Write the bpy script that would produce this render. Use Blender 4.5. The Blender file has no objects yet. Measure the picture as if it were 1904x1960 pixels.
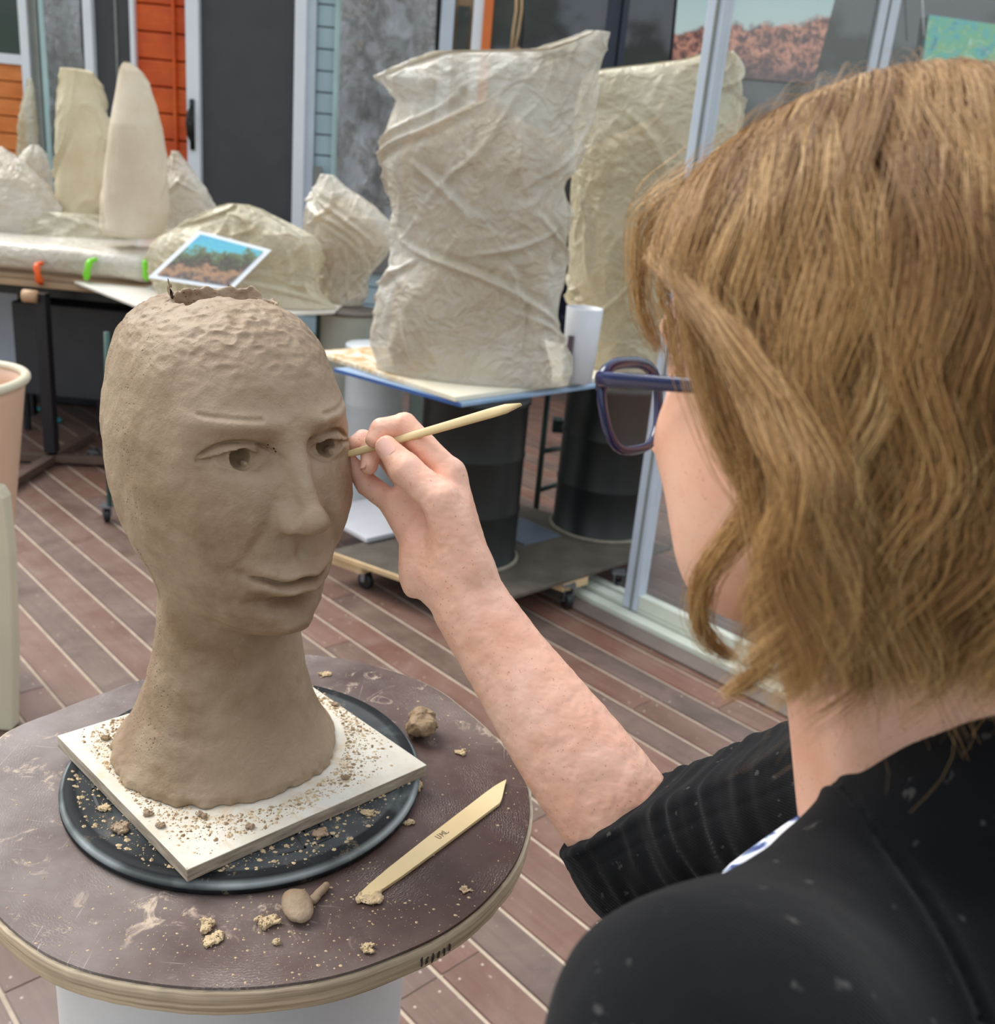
import bpy, bmesh, math, random
import numpy as np
from mathutils import Vector, Matrix

# ------------------------------------------------------------------ camera
H_CAM = 1.6
F_PX, PITCH, ROLL = 1880.0, math.radians(19.35), math.radians(5.27)
FW = np.array([0, math.cos(PITCH), -math.sin(PITCH)])
_u0 = np.array([0, math.sin(PITCH), math.cos(PITCH)]); _r0 = np.array([1.0, 0, 0])
RT = _r0 * math.cos(ROLL) + _u0 * math.sin(ROLL)
UP = -_r0 * math.sin(ROLL) + _u0 * math.cos(ROLL)
CAM = np.array([0, 0, H_CAM])
scene = bpy.context.scene
COL = scene.collection
cd = bpy.data.cameras.new('camera'); co = bpy.data.objects.new('camera', cd); COL.objects.link(co)
cd.sensor_fit = 'HORIZONTAL'; cd.sensor_width = 36.0; cd.lens = F_PX / 1904 * 36.0
cd.clip_start = 0.02; cd.clip_end = 200
co.matrix_world = Matrix(((RT[0], UP[0], -FW[0], 0), (RT[1], UP[1], -FW[1], 0), (RT[2], UP[2], -FW[2], H_CAM), (0, 0, 0, 1)))
cd.dof.use_dof = True; cd.dof.focus_distance = 0.80; cd.dof.aperture_fstop = cd.lens / 1000 / 0.0034
scene.camera = co

# ------------------------------------------------------------------ world and lights
w = bpy.data.worlds.new('daylight'); scene.world = w; w.use_nodes = True
nt = w.node_tree; nt.nodes.clear()
def wn(t, **k):
    n = nt.nodes.new(t)
    for a, b in k.items(): setattr(n, a, b)
    return n
out = wn('ShaderNodeOutputWorld'); bg = wn('ShaderNodeBackground')
tc = wn('ShaderNodeTexCoord'); sp = wn('ShaderNodeSeparateXYZ'); nt.links.new(tc.outputs['Generated'], sp.inputs[0])
mpw = wn('ShaderNodeMapping'); mpw.inputs['Scale'].default_value = (1, 1, 1.6); nt.links.new(tc.outputs['Generated'], mpw.inputs[0])
no = wn('ShaderNodeTexNoise'); no.inputs['Scale'].default_value = 7; no.inputs['Detail'].default_value = 7; no.inputs['Roughness'].default_value = .68
nt.links.new(mpw.outputs[0], no.inputs['Vector'])
# tree line: leaves up to about 30 degrees, torn by noise, sky above
ma = wn('ShaderNodeMath', operation='MULTIPLY_ADD'); ma.inputs[1].default_value = 1.3; ma.inputs[2].default_value = -0.75
nt.links.new(no.outputs[0], ma.inputs[0])
sb = wn('ShaderNodeMath', operation='SUBTRACT'); nt.links.new(sp.outputs[2], sb.inputs[0]); nt.links.new(ma.outputs[0], sb.inputs[1])
rp = wn('ShaderNodeValToRGB'); nt.links.new(sb.outputs[0], rp.inputs[0])
rp.color_ramp.elements[0].position = .20; rp.color_ramp.elements[0].color = (0, 0, 0, 1)
rp.color_ramp.elements[1].position = .28; rp.color_ramp.elements[1].color = (1, 1, 1, 1)
tr = wn('ShaderNodeValToRGB'); nt.links.new(no.outputs[0], tr.inputs[0])
tr.color_ramp.elements[0].position = .35; tr.color_ramp.elements[0].color = (.10, .12, .09, 1)
tr.color_ramp.elements[1].position = .7; tr.color_ramp.elements[1].color = (.52, .56, .44, 1)
mx = wn('ShaderNodeMix', data_type='RGBA'); nt.links.new(rp.outputs[0], mx.inputs[0]); nt.links.new(tr.outputs[0], mx.inputs[6])
mx.inputs[7].default_value = (.86, .93, 1.0, 1)
nt.links.new(mx.outputs[2], bg.inputs[0]); bg.inputs[1].default_value = .98; nt.links.new(bg.outputs[0], out.inputs[0])

def lamp(name, kind, loc, target, energy, color=(1, 1, 1), **k):
    l = bpy.data.lights.new(name, kind); l.energy = energy; l.color = color
    for a, b in k.items(): setattr(l, a, b)
    o = bpy.data.objects.new(name, l); COL.objects.link(o); o.location = loc
    o.rotation_euler = (Vector(target) - Vector(loc)).to_track_quat('-Z', 'Y').to_euler()
    return o
lamp('sun', 'SUN', (-3.5, 2.2, 5.0), (0, 0, 0), 3.1, (1, .965, .91), angle=math.radians(40))
vs = scene.view_settings; vs.view_transform = 'Standard'; vs.look = 'None'; vs.gamma = 1; vs.use_curve_mapping = False
vs.exposure = 0.30
scene.cycles.use_denoising = True
scene.cycles.max_bounces = 6; scene.cycles.transparent_max_bounces = 12
scene.cycles.sample_clamp_indirect = 6

# ------------------------------------------------------------------ placing helpers (photograph taken as 1904 x 1960)
def ray(x, y): return RT * (x - 952) / F_PX - UP * (y - 980) / F_PX + FW
def atz(x, y, z): d = ray(x, y); return CAM + d * (z - H_CAM) / d[2]
def aty(x, y, Y): d = ray(x, y); return CAM + d * Y / d[1]
def atd(x, y, D): return CAM + ray(x, y) * D
ALONG = np.array([-math.sin(math.radians(44.2)), math.cos(math.radians(44.2)), 0.0])   # the deck boards' direction
ACROSS = np.array([math.cos(math.radians(44.2)), math.sin(math.radians(44.2)), 0.0])

# ------------------------------------------------------------------ objects
def tag(o, label=None, cat=None, group=None, kind=None):
    if label: o['label'] = label
    if cat: o['category'] = cat
    if group: o['group'] = group
    if kind: o['kind'] = kind
    return o
def thing(name, label, cat, loc=(0, 0, 0), group=None, kind=None):
    o = bpy.data.objects.new(name, None); COL.objects.link(o); o.location = tuple(float(v) for v in loc)
    o.empty_display_size = .05
    return tag(o, label, cat, group, kind)
def wloc(o):
    v = Vector((0, 0, 0))
    while o is not None: v += o.location; o = o.parent
    return np.array(v)
def mesh_data(name, V, F):
    V = np.asarray(V, dtype=np.float32); me = bpy.data.meshes.new(name)
    if isinstance(F, np.ndarray) and F.ndim == 2:
        n, k = F.shape
        me.vertices.add(len(V)); me.vertices.foreach_set('co', V.ravel())
        me.loops.add(n * k); me.loops.foreach_set('vertex_index', F.astype(np.int32).ravel())
        me.polygons.add(n); me.polygons.foreach_set('loop_start', np.arange(0, n * k, k, dtype=np.int32))
        me.polygons.foreach_set('loop_total', np.full(n, k, dtype=np.int32))
    else:
        me.from_pydata([tuple(v) for v in V.tolist()], [], [tuple(int(i) for i in f) for f in F])
    me.validate(); me.update(calc_edges=True)
    return me
def mk(name, V, F, mat, parent=None, smooth=True, bevel=0):
    """world-space vertices -> one object, origin at its parent (or at the base of the mesh)"""
    V = np.asarray(V, dtype=float)
    base = wloc(parent) if parent is not None else np.array([V[:, 0].mean(), V[:, 1].mean(), V[:, 2].min()])
    me = mesh_data(name, V - base, F)
    me.materials.append(mat)
    if smooth: me.polygons.foreach_set('use_smooth', np.ones(len(me.polygons), dtype=bool))
    o = bpy.data.objects.new(name, me); COL.objects.link(o)
    if parent is not None: o.parent = parent
    else: o.location = base
    if bevel:
        b = o.modifiers.new('bevel', 'BEVEL'); b.width = bevel; b.segments = 2; b.limit_method = 'ANGLE'
    return o
class MB:
    """collects boxes, tubes, lathes into one vertex / face list"""
    def __init__(s): s.V = []; s.F = []
    def add(s, V, F):
        n = len(s.V); s.V += [tuple(map(float, v)) for v in V]; s.F += [tuple(int(i) + n for i in f) for f in F]; return s
    def box(s, c, size, ax=None):
        c = np.asarray(c, float); X, Y, Z = (np.eye(3) if ax is None else np.asarray(ax, float)); hx, hy, hz = [k / 2 for k in size]
        V = [c + X * a * hx + Y * b * hy + Z * d * hz for d in (-1, 1) for b in (-1, 1) for a in (-1, 1)]
        return s.add(V, [(0, 2, 3, 1), (4, 5, 7, 6), (0, 1, 5, 4), (2, 6, 7, 3), (0, 4, 6, 2), (1, 3, 7, 5)])
    def prism(s, poly, z0, z1):
        n = len(poly); V = [(p[0], p[1], z0) for p in poly] + [(p[0], p[1], z1) for p in poly]
        F = [tuple(range(n - 1, -1, -1)), tuple(range(n, 2 * n))] + [(i, (i + 1) % n, (i + 1) % n + n, i + n) for i in range(n)]
        return s.add(V, F)
    def tube(s, pts, rad, n=10, cap=True, flat=1.0, up=None):
        pts = [np.asarray(p, float) for p in pts]; m = len(pts)
        rad = [rad] * m if np.isscalar(rad) else list(rad); V = []; F = []
        u = None
        for i in range(m):
            t = pts[min(i + 1, m - 1)] - pts[max(i - 1, 0)]; t = t / (np.linalg.norm(t) + 1e-12)
            if u is None:
                a = np.array([0, 0, 1.0]) if up is None else np.asarray(up, float)
                if abs(t @ a) > .95: a = np.array([1.0, 0, 0])
                u = a - t * (a @ t)
            else: u = u - t * (u @ t)
            u = u / (np.linalg.norm(u) + 1e-12); v = np.cross(t, u)
            for k in range(n):
                an = 2 * math.pi * k / n; V.append(pts[i] + (u * math.cos(an) * flat + v * math.sin(an)) * rad[i])
        for i in range(m - 1):
            for k in range(n): F.append((i * n + k, i * n + (k + 1) % n, (i + 1) * n + (k + 1) % n, (i + 1) * n + k))
        if cap: F += [tuple(range(n - 1, -1, -1)), tuple(range((m - 1) * n, m * n))]
        return s.add(V, F)
    def lathe(s, prof, c, n=32, cap=True):
        V = []; F = []; m = len(prof)
        for r, z in prof:
            for k in range(n):
                an = 2 * math.pi * k / n; V.append((c[0] + r * math.cos(an), c[1] + r * math.sin(an), c[2] + z))
        for i in range(m - 1):
            for k in range(n): F.append((i * n + k, i * n + (k + 1) % n, (i + 1) * n + (k + 1) % n, (i + 1) * n + k))
        if cap: F += [tuple(range(n - 1, -1, -1)), tuple(range((m - 1) * n, m * n))]
        return s.add(V, F)
    def build(s, name, mat, parent=None, smooth=False, bevel=0): return mk(name, s.V, s.F, mat, parent, smooth, bevel)

# ------------------------------------------------------------------ noise
def _hash(ix, iy, iz, seed):
    h = (ix * 374761393 + iy * 668265263 + iz * 2147483647 + seed * 1274126177) & 0xffffffff
    h = ((h ^ (h >> 13)) * 1274126177) & 0xffffffff
    h = ((h ^ (h >> 16)) * 2246822519) & 0xffffffff
    return ((h >> 8) & 0xffff).astype(np.float32) / 65535.0
def vnoise(P, seed=0):
    """smooth value noise in -1..1"""
    I = np.floor(P).astype(np.int64); f = (P - I).astype(np.float32); f = f * f * (3 - 2 * f); r = 0
    for dx in (0, 1):
        wx = f[:, 0] if dx else 1 - f[:, 0]
        for dy in (0, 1):
            wy = f[:, 1] if dy else 1 - f[:, 1]
            for dz in (0, 1):
                wz = f[:, 2] if dz else 1 - f[:, 2]
                r = r + wx * wy * wz * _hash(I[:, 0] + dx, I[:, 1] + dy, I[:, 2] + dz, seed)
    return r * 2 - 1
def fbm(P, oct=3, seed=0, gain=.5):
    a = 1.0; r = 0
    for i in range(oct): r = r + a * vnoise(P * (2.03 ** i) + 7.3 * i, seed + i); a *= gain
    return r

# ------------------------------------------------------------------ signed distance modelling
def smin(a, b, k):
    h = np.maximum(k - np.abs(a - b), 0) / k
    return np.minimum(a, b) - h * h * k * .25
def smax(a, b, k): return -smin(-a, -b, k)
def sph(P, c, r): return np.linalg.norm(P - np.asarray(c), axis=1) - r
def ell(P, c, r, R=None):
    q = P - np.asarray(c, float)
    if R is not None: q = q @ np.asarray(R, float).T
    r = np.asarray(r, float); k0 = np.linalg.norm(q / r, axis=1); k1 = np.linalg.norm(q / (r * r), axis=1)
    return k0 * (k0 - 1) / np.maximum(k1, 1e-9)
def rcone(P, a, b, r1, r2):
    a = np.asarray(a, float); b = np.asarray(b, float); ba = b - a; l2 = ba @ ba
    t = np.clip((P - a) @ ba / l2, 0, 1)
    return np.linalg.norm(P - a - t[:, None] * ba, axis=1) - (r1 + (r2 - r1) * t)
def fcone(P, a, b, r1, r2, n, fl):
    """tapered capsule flattened by fl along direction n"""
    a = np.asarray(a, float); b = np.asarray(b, float); ba = b - a; l2 = ba @ ba
    t = np.clip((P - a) @ ba / l2, 0, 1); q = P - a - t[:, None] * ba; n = np.asarray(n, float); n = n / np.linalg.norm(n)
    d = q @ n; q = q + (d * (1 / fl - 1))[:, None] * n
    return (np.linalg.norm(q, axis=1) - (r1 + (r2 - r1) * t)) * (fl if fl < 1 else 1)
def sdf_mesh(fn, lo, hi, res, levels=3, lip=1.3):
    lo = np.asarray(lo, float); hi = np.asarray(hi, float); B = 1 << 20
    s = 1 << levels; n = np.ceil((hi - lo) / (res * s)).astype(int)
    g = np.stack(np.meshgrid(*[np.arange(k) for k in n], indexing='ij'), -1).reshape(-1, 3)
    for L in range(levels, -1, -1):
        cs = res * (1 << L)
        if L < levels: g = (g[:, None, :] * 2 + np.array([(a, b, c) for a in (0, 1) for b in (0, 1) for c in (0, 1)])[None]).reshape(-1, 3)
        d = fn(lo + (g + .5) * cs); g = g[np.abs(d) < cs * .87 * lip + res * .3]
    key = lambda q: (q[:, 0] * B + q[:, 1]) * B + q[:, 2]
    ck = key(g); o = np.argsort(ck); g = g[o]; ck = ck[o]
    offs = np.array([(a, b, c) for a in (0, 1) for b in (0, 1) for c in (0, 1)])
    corners = (g[:, None, :] + offs[None]).reshape(-1, 3); uk, idx, inv = np.unique(key(corners), return_index=True, return_inverse=True)
    cv = fn(lo + corners[idx] * res); v8 = cv[inv.reshape(-1)].reshape(-1, 8)
    ed = [(0, 1), (2, 3), (4, 5), (6, 7), (0, 2), (1, 3), (4, 6), (5, 7), (0, 4), (1, 5), (2, 6), (3, 7)]
    acc = np.zeros((len(g), 3)); cnt = np.zeros(len(g))
    for a, b in ed:
        va, vb = v8[:, a], v8[:, b]; m = (va < 0) != (vb < 0); t = np.where(m, va / np.where(m, va - vb, 1), 0)
        acc += np.where(m[:, None], offs[a] + t[:, None] * (offs[b] - offs[a]), 0); cnt += m
    act = cnt > 0; vid = np.full(len(g), -1); vid[act] = np.arange(act.sum())
    V = lo + (g[act] + acc[act] / cnt[act][:, None]) * res
    def look(q):
        k = key(q); i = np.searchsorted(ck, k); i = np.minimum(i, len(ck) - 1); return np.where(ck[i] == k, vid[i], -1)
    Fs = []
    for ax in range(3):
        e = np.zeros(3, int); e[ax] = 1; u = np.zeros(3, int); u[(ax + 1) % 3] = 1; v = np.zeros(3, int); v[(ax + 2) % 3] = 1
        ia = 0; ib = int(offs.dot([4, 2, 1])[0]); j = {0: 4, 1: 2, 2: 1}[ax]
        m = act & ((v8[:, 0] < 0) != (v8[:, j] < 0)); q = g[m]; neg = v8[m, 0] < 0
        a, b, c, d = vid[m], look(q - u), look(q - u - v), look(q - v)
        ok = (b >= 0) & (c >= 0) & (d >= 0); f = np.stack([a, b, c, d], 1)[ok]; ng = neg[ok]
        f[~ng] = f[~ng][:, ::-1]; Fs.append(f)
    return V, np.concatenate(Fs)

# ------------------------------------------------------------------ materials
_s = lambda c: c / 12.92 if c <= .04045 else ((c + .055) / 1.055) ** 2.4
def rgb(r, g, b): return (_s(r / 255), _s(g / 255), _s(b / 255), 1)
class NT:
    def __init__(s, name):
        s.m = bpy.data.materials.new(name); s.m.use_nodes = True; s.t = s.m.node_tree; s.b = s.t.nodes['Principled BSDF']; s.co = None
    def n(s, t, **k):
        x = s.t.nodes.new(t)
        for a, b in k.items(): setattr(x, a, b)
        return x
    def l(s, a, b): s.t.links.new(a, b)
    def coord(s, kind='Object', scale=(1, 1, 1), rot=(0, 0, 0)):
        c = s.n('ShaderNodeTexCoord'); m = s.n('ShaderNodeMapping'); m.inputs['Scale'].default_value = scale; m.inputs['Rotation'].default_value = rot
        s.l(c.outputs[kind], m.inputs[0]); return m.outputs[0]
    def noise(s, v, scale, detail=4, rough=.55, dist=0):
        x = s.n('ShaderNodeTexNoise'); x.inputs['Scale'].default_value = scale; x.inputs['Detail'].default_value = detail
        x.inputs['Roughness'].default_value = rough; x.inputs['Distortion'].default_value = dist; s.l(v, x.inputs['Vector']); return x.outputs[0]
    def ramp(s, f, stops):
        x = s.n('ShaderNodeValToRGB'); e = x.color_ramp.elements
        while len(e) < len(stops): e.new(.5)
        for i, (p, c) in enumerate(stops): e[i].position = p; e[i].color = c if not np.isscalar(c) else (c, c, c, 1)
        s.l(f, x.inputs[0]); return x.outputs[0]
    def mix(s, f, a, b, mode='MIX'):
        x = s.n('ShaderNodeMix', data_type='RGBA', blend_type=mode)
        for i, v in ((0, f), (6, a), (7, b)):
            if hasattr(v, 'links'): s.l(v, x.inputs[i])
            else: x.inputs[i].default_value = v
        return x.outputs[2]
    def math(s, op, a, b=0.0, c=0.0):
        x = s.n('ShaderNodeMath', operation=op)
        for i, v in enumerate((a, b, c)):
            if hasattr(v, 'links'): s.l(v, x.inputs[i])
            else: x.inputs[i].default_value = v
        return x.outputs[0]
    def bump(s, h, strength=.3, dist=.002, normal=None):
        x = s.n('ShaderNodeBump'); x.inputs['Strength'].default_value = strength; x.inputs['Distance'].default_value = dist; s.l(h, x.inputs['Height'])
        if normal is not None: s.l(normal, x.inputs['Normal'])
        return x.outputs[0]
    def set(s, **k):
        for a, v in k.items():
            i = s.b.inputs[a.replace('_', ' ')]
            if hasattr(v, 'links'): s.l(v, i)
            else: i.default_value = v
        return s
def plain(name, c, rough=.6, var=.12, scale=8, bump=0, bscale=40, metal=0, spec=.5, dist=.002, **k):
    """base colour with soft noise variation and optional fine relief"""
    t = NT(name); v = t.coord(); n = t.noise(v, scale, 5)
    lo = tuple(x * (1 - var) for x in c[:3]) + (1,); hi = tuple(min(1, x * (1 + var)) for x in c[:3]) + (1,)
    t.set(Base_Color=t.ramp(n, [(.3, lo), (.7, hi)]), Roughness=rough, Metallic=metal)
    t.b.inputs['Specular IOR Level'].default_value = spec
    if bump: t.set(Normal=t.bump(t.noise(v, bscale, 5), bump, dist))
    t.set(**k)
    return t.m
# ------------------------------------------------------------------ setting: deck floor
def deck_mat():
    t = NT('weathered_merbau_deck'); v = t.coord('Object', (1, 1, 1)); oi = t.n('ShaderNodeObjectInfo')
    off = t.n('ShaderNodeVectorMath', operation='ADD'); sc = t.n('ShaderNodeVectorMath', operation='SCALE'); cx = t.n('ShaderNodeCombineXYZ')
    for i in range(3): t.l(oi.outputs['Random'], cx.inputs[i])
    t.l(cx.outputs[0], sc.inputs[0]); sc.inputs['Scale'].default_value = 37; t.l(v, off.inputs[0]); t.l(sc.outputs[0], off.inputs[1]); v = off.outputs[0]
    base = t.ramp(oi.outputs['Random'], [(0, rgb(88, 68, 60)), (.3, rgb(112, 74, 60)), (.5, rgb(82, 70, 64)), (.7, rgb(122, 78, 62)), (.85, rgb(78, 66, 60)), (1, rgb(102, 77, 66))])
    n = t.noise(v, 5, 7, .65, .6); c = t.mix(t.ramp(n, [(.3, .0), (.7, .55)]), base, rgb(136, 112, 100))
    mp = t.n('ShaderNodeMapping'); mp.inputs['Scale'].default_value = (60, 3, 1); t.l(v, mp.inputs[0]); gr = t.noise(mp.outputs[0], 1.0, 5, .6)
    c = t.mix(t.ramp(gr, [(.45, 0.0), (.7, .35)]), c, rgb(82, 60, 54)); c = t.mix(t.ramp(t.noise(v, 60, 3, .6), [(.68, 0.0), (.75, .5)]), c, rgb(206, 190, 178))
    t.set(Base_Color=c, Roughness=t.ramp(n, [(.3, .33), (.7, .5)]), Normal=t.bump(t.math('ADD', gr, n), .18, .001)); t.b.inputs['Specular IOR Level'].default_value = .6
    return t.m
M_DECK = deck_mat(); M_GAP = plain('grit_filled_joint', rgb(176, 160, 142), .9, .15, 20)
P_ = .0737 * H_CAM; C0 = .5411 * H_CAM
floor = MB().box((-.5, 4.2, -.033), (9.0, 11.0, .06)).build('floor', M_GAP); tag(floor, kind='structure')
fl = wloc(floor)
bw, blen = P_ - .0085, 2.9
bm_ = bmesh.new(); bmesh.ops.create_cube(bm_, size=1)
for v_ in bm_.verts: v_.co.x *= bw; v_.co.y *= blen; v_.co.z *= .02
bmesh.ops.bevel(bm_, geom=[e for e in bm_.edges if abs(e.verts[0].co.y - e.verts[1].co.y) > 1 and e.verts[0].co.z > 0], offset=.0025, segments=2, affect='EDGES')
plank_me = bpy.data.meshes.new('plank'); bm_.to_mesh(plank_me); bm_.free(); plank_me.materials.append(M_DECK)
rot = math.radians(44.2); rnd = random.Random(4)
nails = MB(); cnt = 0
for k in range(-12, 42):
    c = C0 + (k + .5) * P_
    st = -4.0 + (.95 if k % 2 else -.35) + (rnd.random() - .5) * .5
    if k == 3: st = None
    a0 = atz(1090, 1714, 0) @ ALONG if k == 1 else None
    j = 0; s0 = (st if st is not None else -3.1)
    if k in (1, 2): s0 = (atz(1090, 1714, 0) @ ALONG) - 3 * (blen + .004)
    while s0 < 9.5:
        sm_ = s0 + blen / 2; p = ACROSS * c + ALONG * sm_
        q = [ACROSS * c + ALONG * (s0 + blen * t) for t in (0, .5, 1)]
        if any(-4.6 < w_[0] < 3.2 and -.6 < w_[1] < 9.3 for w_ in q):
            o = bpy.data.objects.new('plank', plank_me); COL.objects.link(o); o.parent = floor; o.location = tuple(p - fl + np.array([0, 0, -.010 + .0006 * rnd.random()])); o.rotation_euler = (0, 0, rot); cnt += 1
            for g in (0.03, 1.0, 1.45, 1.9, 2.87):
                for u_ in (-.032, .032):
                    w_ = p + ALONG * (g - blen / 2) + ACROSS * u_
                    if -1.5 < w_[0] < 1.5 and .2 < w_[1] < 3.5: nails.lathe([(.0032, 0), (.0032, .0006), (.0015, .001)], (w_[0], w_[1], .0005), 8)
        s0 += blen + .004
print('planks', cnt)
tag(nails.build('screw_head', plain('screw_heads', rgb(178, 160, 148), .5, .1), floor), kind='stuff')

# ------------------------------------------------------------------ setting: back wall (at Y_W)
Y_W = 7.6
M_SIDING = (lambda t: t)(None)
def siding_mat(name, a, b):
    t = NT(name); v = t.coord(); n = t.noise(v, 3.0, 5, .6); g = t.noise(t.coord('Object', (3, 3, 40)), 1.5, 5, .6)
    c = t.ramp(n, [(.35, a), (.65, b)]); c = t.mix(t.ramp(g, [(.4, 0.0), (.7, .3)]), c, tuple(x * .55 for x in a[:3]) + (1,))
    t.set(Base_Color=c, Roughness=.45, Normal=t.bump(g, .3, .003)); return t.m
M_OR = siding_mat('orange_stained_boards', rgb(196, 68, 8), rgb(226, 98, 22)); M_OR2 = siding_mat('light_orange_boards', rgb(214, 118, 48), rgb(236, 148, 78))  # second, lighter orange for the narrow boards below the left window
M_FR = plain('white_aluminium', rgb(226, 230, 238), .35, .03, 5); M_DARK = plain('insect_screen_mesh', rgb(70, 70, 74), .75, .08, 6, .3, 300)
M_DARK2 = plain('dark_door_leaf', rgb(58, 60, 64), .6, .08, 4); M_NAVY = plain('navy_window_frame', rgb(34, 42, 62), .4, .1); M_SILV = plain('silver_frame', rgb(190, 200, 214), .35, .05)
M_GREY = plain('grey_track', rgb(128, 132, 128), .5, .1); M_TEAL = plain('glass_edge', rgb(176, 204, 204), .3, .05)
M_RO = plain('orange_painted_frame', rgb(214, 112, 48), .5, .08); M_BLK = plain('black_plastic', rgb(22, 23, 26), .4, .15)
def glass_mat(name, c, rough=.04, spec=1.0, alpha=1.0):
    t = NT(name); t.set(Base_Color=c, Roughness=rough); t.b.inputs['Specular IOR Level'].default_value = spec; t.b.inputs['IOR'].default_value = 1.6; t.b.inputs['Alpha'].default_value = alpha
    return t.m
M_WIN = glass_mat('dark_window_glass', rgb(26, 32, 44), .03, .8); M_WIN2 = glass_mat('black_green_window_glass', rgb(52, 66, 64), .08, .6)
wall = thing('wall_back', None, None, (0, Y_W, 0), kind='structure')
def X(px_, y=200): return aty(px_, y, Y_W)[0]
def Z(y, px_=400): return aty(px_, y, Y_W)[2]
ZT = 3.5
def slab(name, x0, x1, z0, z1, mat, y0=0.0, th=.05, parent=wall, bevel=0):
    """panel on the back wall between two pixel columns; y0 sets it forward of the wall plane"""
    a, b = X(x0), X(x1); return MB().box(((a + b) / 2, Y_W - y0 + th / 2, (z0 + z1) / 2), (b - a, th, z1 - z0)).build(name, mat, parent, bevel=bevel)
slab('backing', -260, 2100, 0, ZT, M_DARK2, -.10, .05)
# far left: window, boards below it
slab('window_pane', -240, 57, Z(143), ZT, M_WIN2, .0, .02); slab('window_frame', -240, 57, Z(158), Z(139), M_FR, .04, .05); 
zb = Z(158)
for i in range(14):
    z1 = zb - i * .118; slab('plank', -240, 57, z1 - .112, z1, M_OR2, .01 + .0, .04, bevel=.008)
slab('window_frame', 55, 70, 0, ZT, M_FR, .07, .08)
for i, (a, b, m, d) in enumerate(((70, 80, M_GREY, .04), (82, 88, M_GREY, .06), (90, 101, M_TEAL, .05), (170, 174, M_GREY, .04))): slab('sliding_track', a, b, 0, ZT, m, d, .05)
slab('door_stile', 175, 191, 0, ZT, M_FR, .08, .07); slab('door_leaf', 191, 259, 0, ZT, M_DARK, .02, .03); slab('curtain_edge', 228, 232, 0, ZT, M_GREY, .03, .02)
slab('door_stile', 259, 267, 0, ZT, M_FR, .06, .06)
zt = Z(9, 315) + .175 * 3
for i in range(20):
    z1 = zt - i * .1775
    if z1 < .1: break
    slab('plank', 266, 365, z1 - .170, z1, M_OR, .01, .04, bevel=.01)
slab('downpipe', 336, 341, 0, ZT, M_OR, .05, .03)
slab('door_stile', 365, 389, 0, ZT, M_FR, .09, .07)
scr = slab('screen_door_mesh', 389, 568, 0, ZT, M_DARK, .03, .02)
slab('door_stile', 567, 588, 0, ZT, M_FR, .09, .07); slab('door_stile', 588, 604, 0, ZT, M_SILV, .05, .05)
hd = MB(); hx = X(376); hd.tube([(hx, Y_W - .10, Z(275)), (hx - .01, Y_W - .15, Z(262)), (hx - .015, Y_W - .16, Z(240)), (hx - .01, Y_W - .15, Z(222)), (hx, Y_W - .10, Z(208))], .014, 8); hd.box((hx, Y_W - .10, Z(242)), (.03, .02, .34)); hd.build('door_handle', M_BLK, wall, True)
# pale boards standing in for the siding reflection in the glass leaf
M_PALE = plain('pale_grey_blue_boards', rgb(168, 190, 200), .5, .06, 3)
for i in range(24):
    z1 = 3.4 - i * .142
    if z1 < .05: break
    slab('plank', 604, 648, z1 - .134, z1, M_PALE, .0, .03, bevel=.006)
slab('glass_edge', 639, 651, .9, ZT, M_TEAL, .05, .03); slab('bolt_rail', 606, 622, Z(405, 610), Z(318, 610), M_GREY, .06, .02)
# lower boards right of the bags
for i in range(8):
    z1 = Z(515, 740) - i * .13; slab('plank', 560, 850, z1 - .123, z1, M_PALE, .16, .03, bevel=.005)
slab('low_ledge', 560, 850, Z(518, 740), Z(470, 740), plain('grey_ledge', rgb(120, 120, 118), .6, .15, 5), .2, .10)
slab('window_frame', 826, 834, 0, ZT, M_BLK, .04, .03); slab('window_frame', 836, 860, 0, ZT, M_SILV, .10, .06)
slab('window_frame', 860, 895, 0, ZT, plain('tan_frame', rgb(158, 128, 92), .5, .1), .02, .03); slab('window_pane', 865, 888, .5, Z(12, 870), M_WIN, .05, .01)
slab('window_frame', 895, 914, 0, ZT, M_FR, .10, .06); slab('window_frame', 914, 931, 0, ZT, M_RO, .12, .06)
slab('window_pane', 931, 1142, .4, ZT, M_WIN, .04, .015); slab('window_frame', 1142, 1166, 0, ZT, M_NAVY, .08, .06); slab('window_frame', 1169, 1180, 0, ZT, M_NAVY, .12, .05)
slab('window_pane', 1180, 1660, .4, ZT, M_WIN, .04, .015)
for a, b in ((1640, 1655), (1660, 1676)): slab('window_frame', a, b, 0, ZT, M_SILV, .1, .05)
slab('window_frame', 1655, 1660, 0, ZT, M_NAVY, .07, .05)
slab('window_pane', 1676, 2090, .4, ZT, M_WIN, .04, .015)

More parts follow.
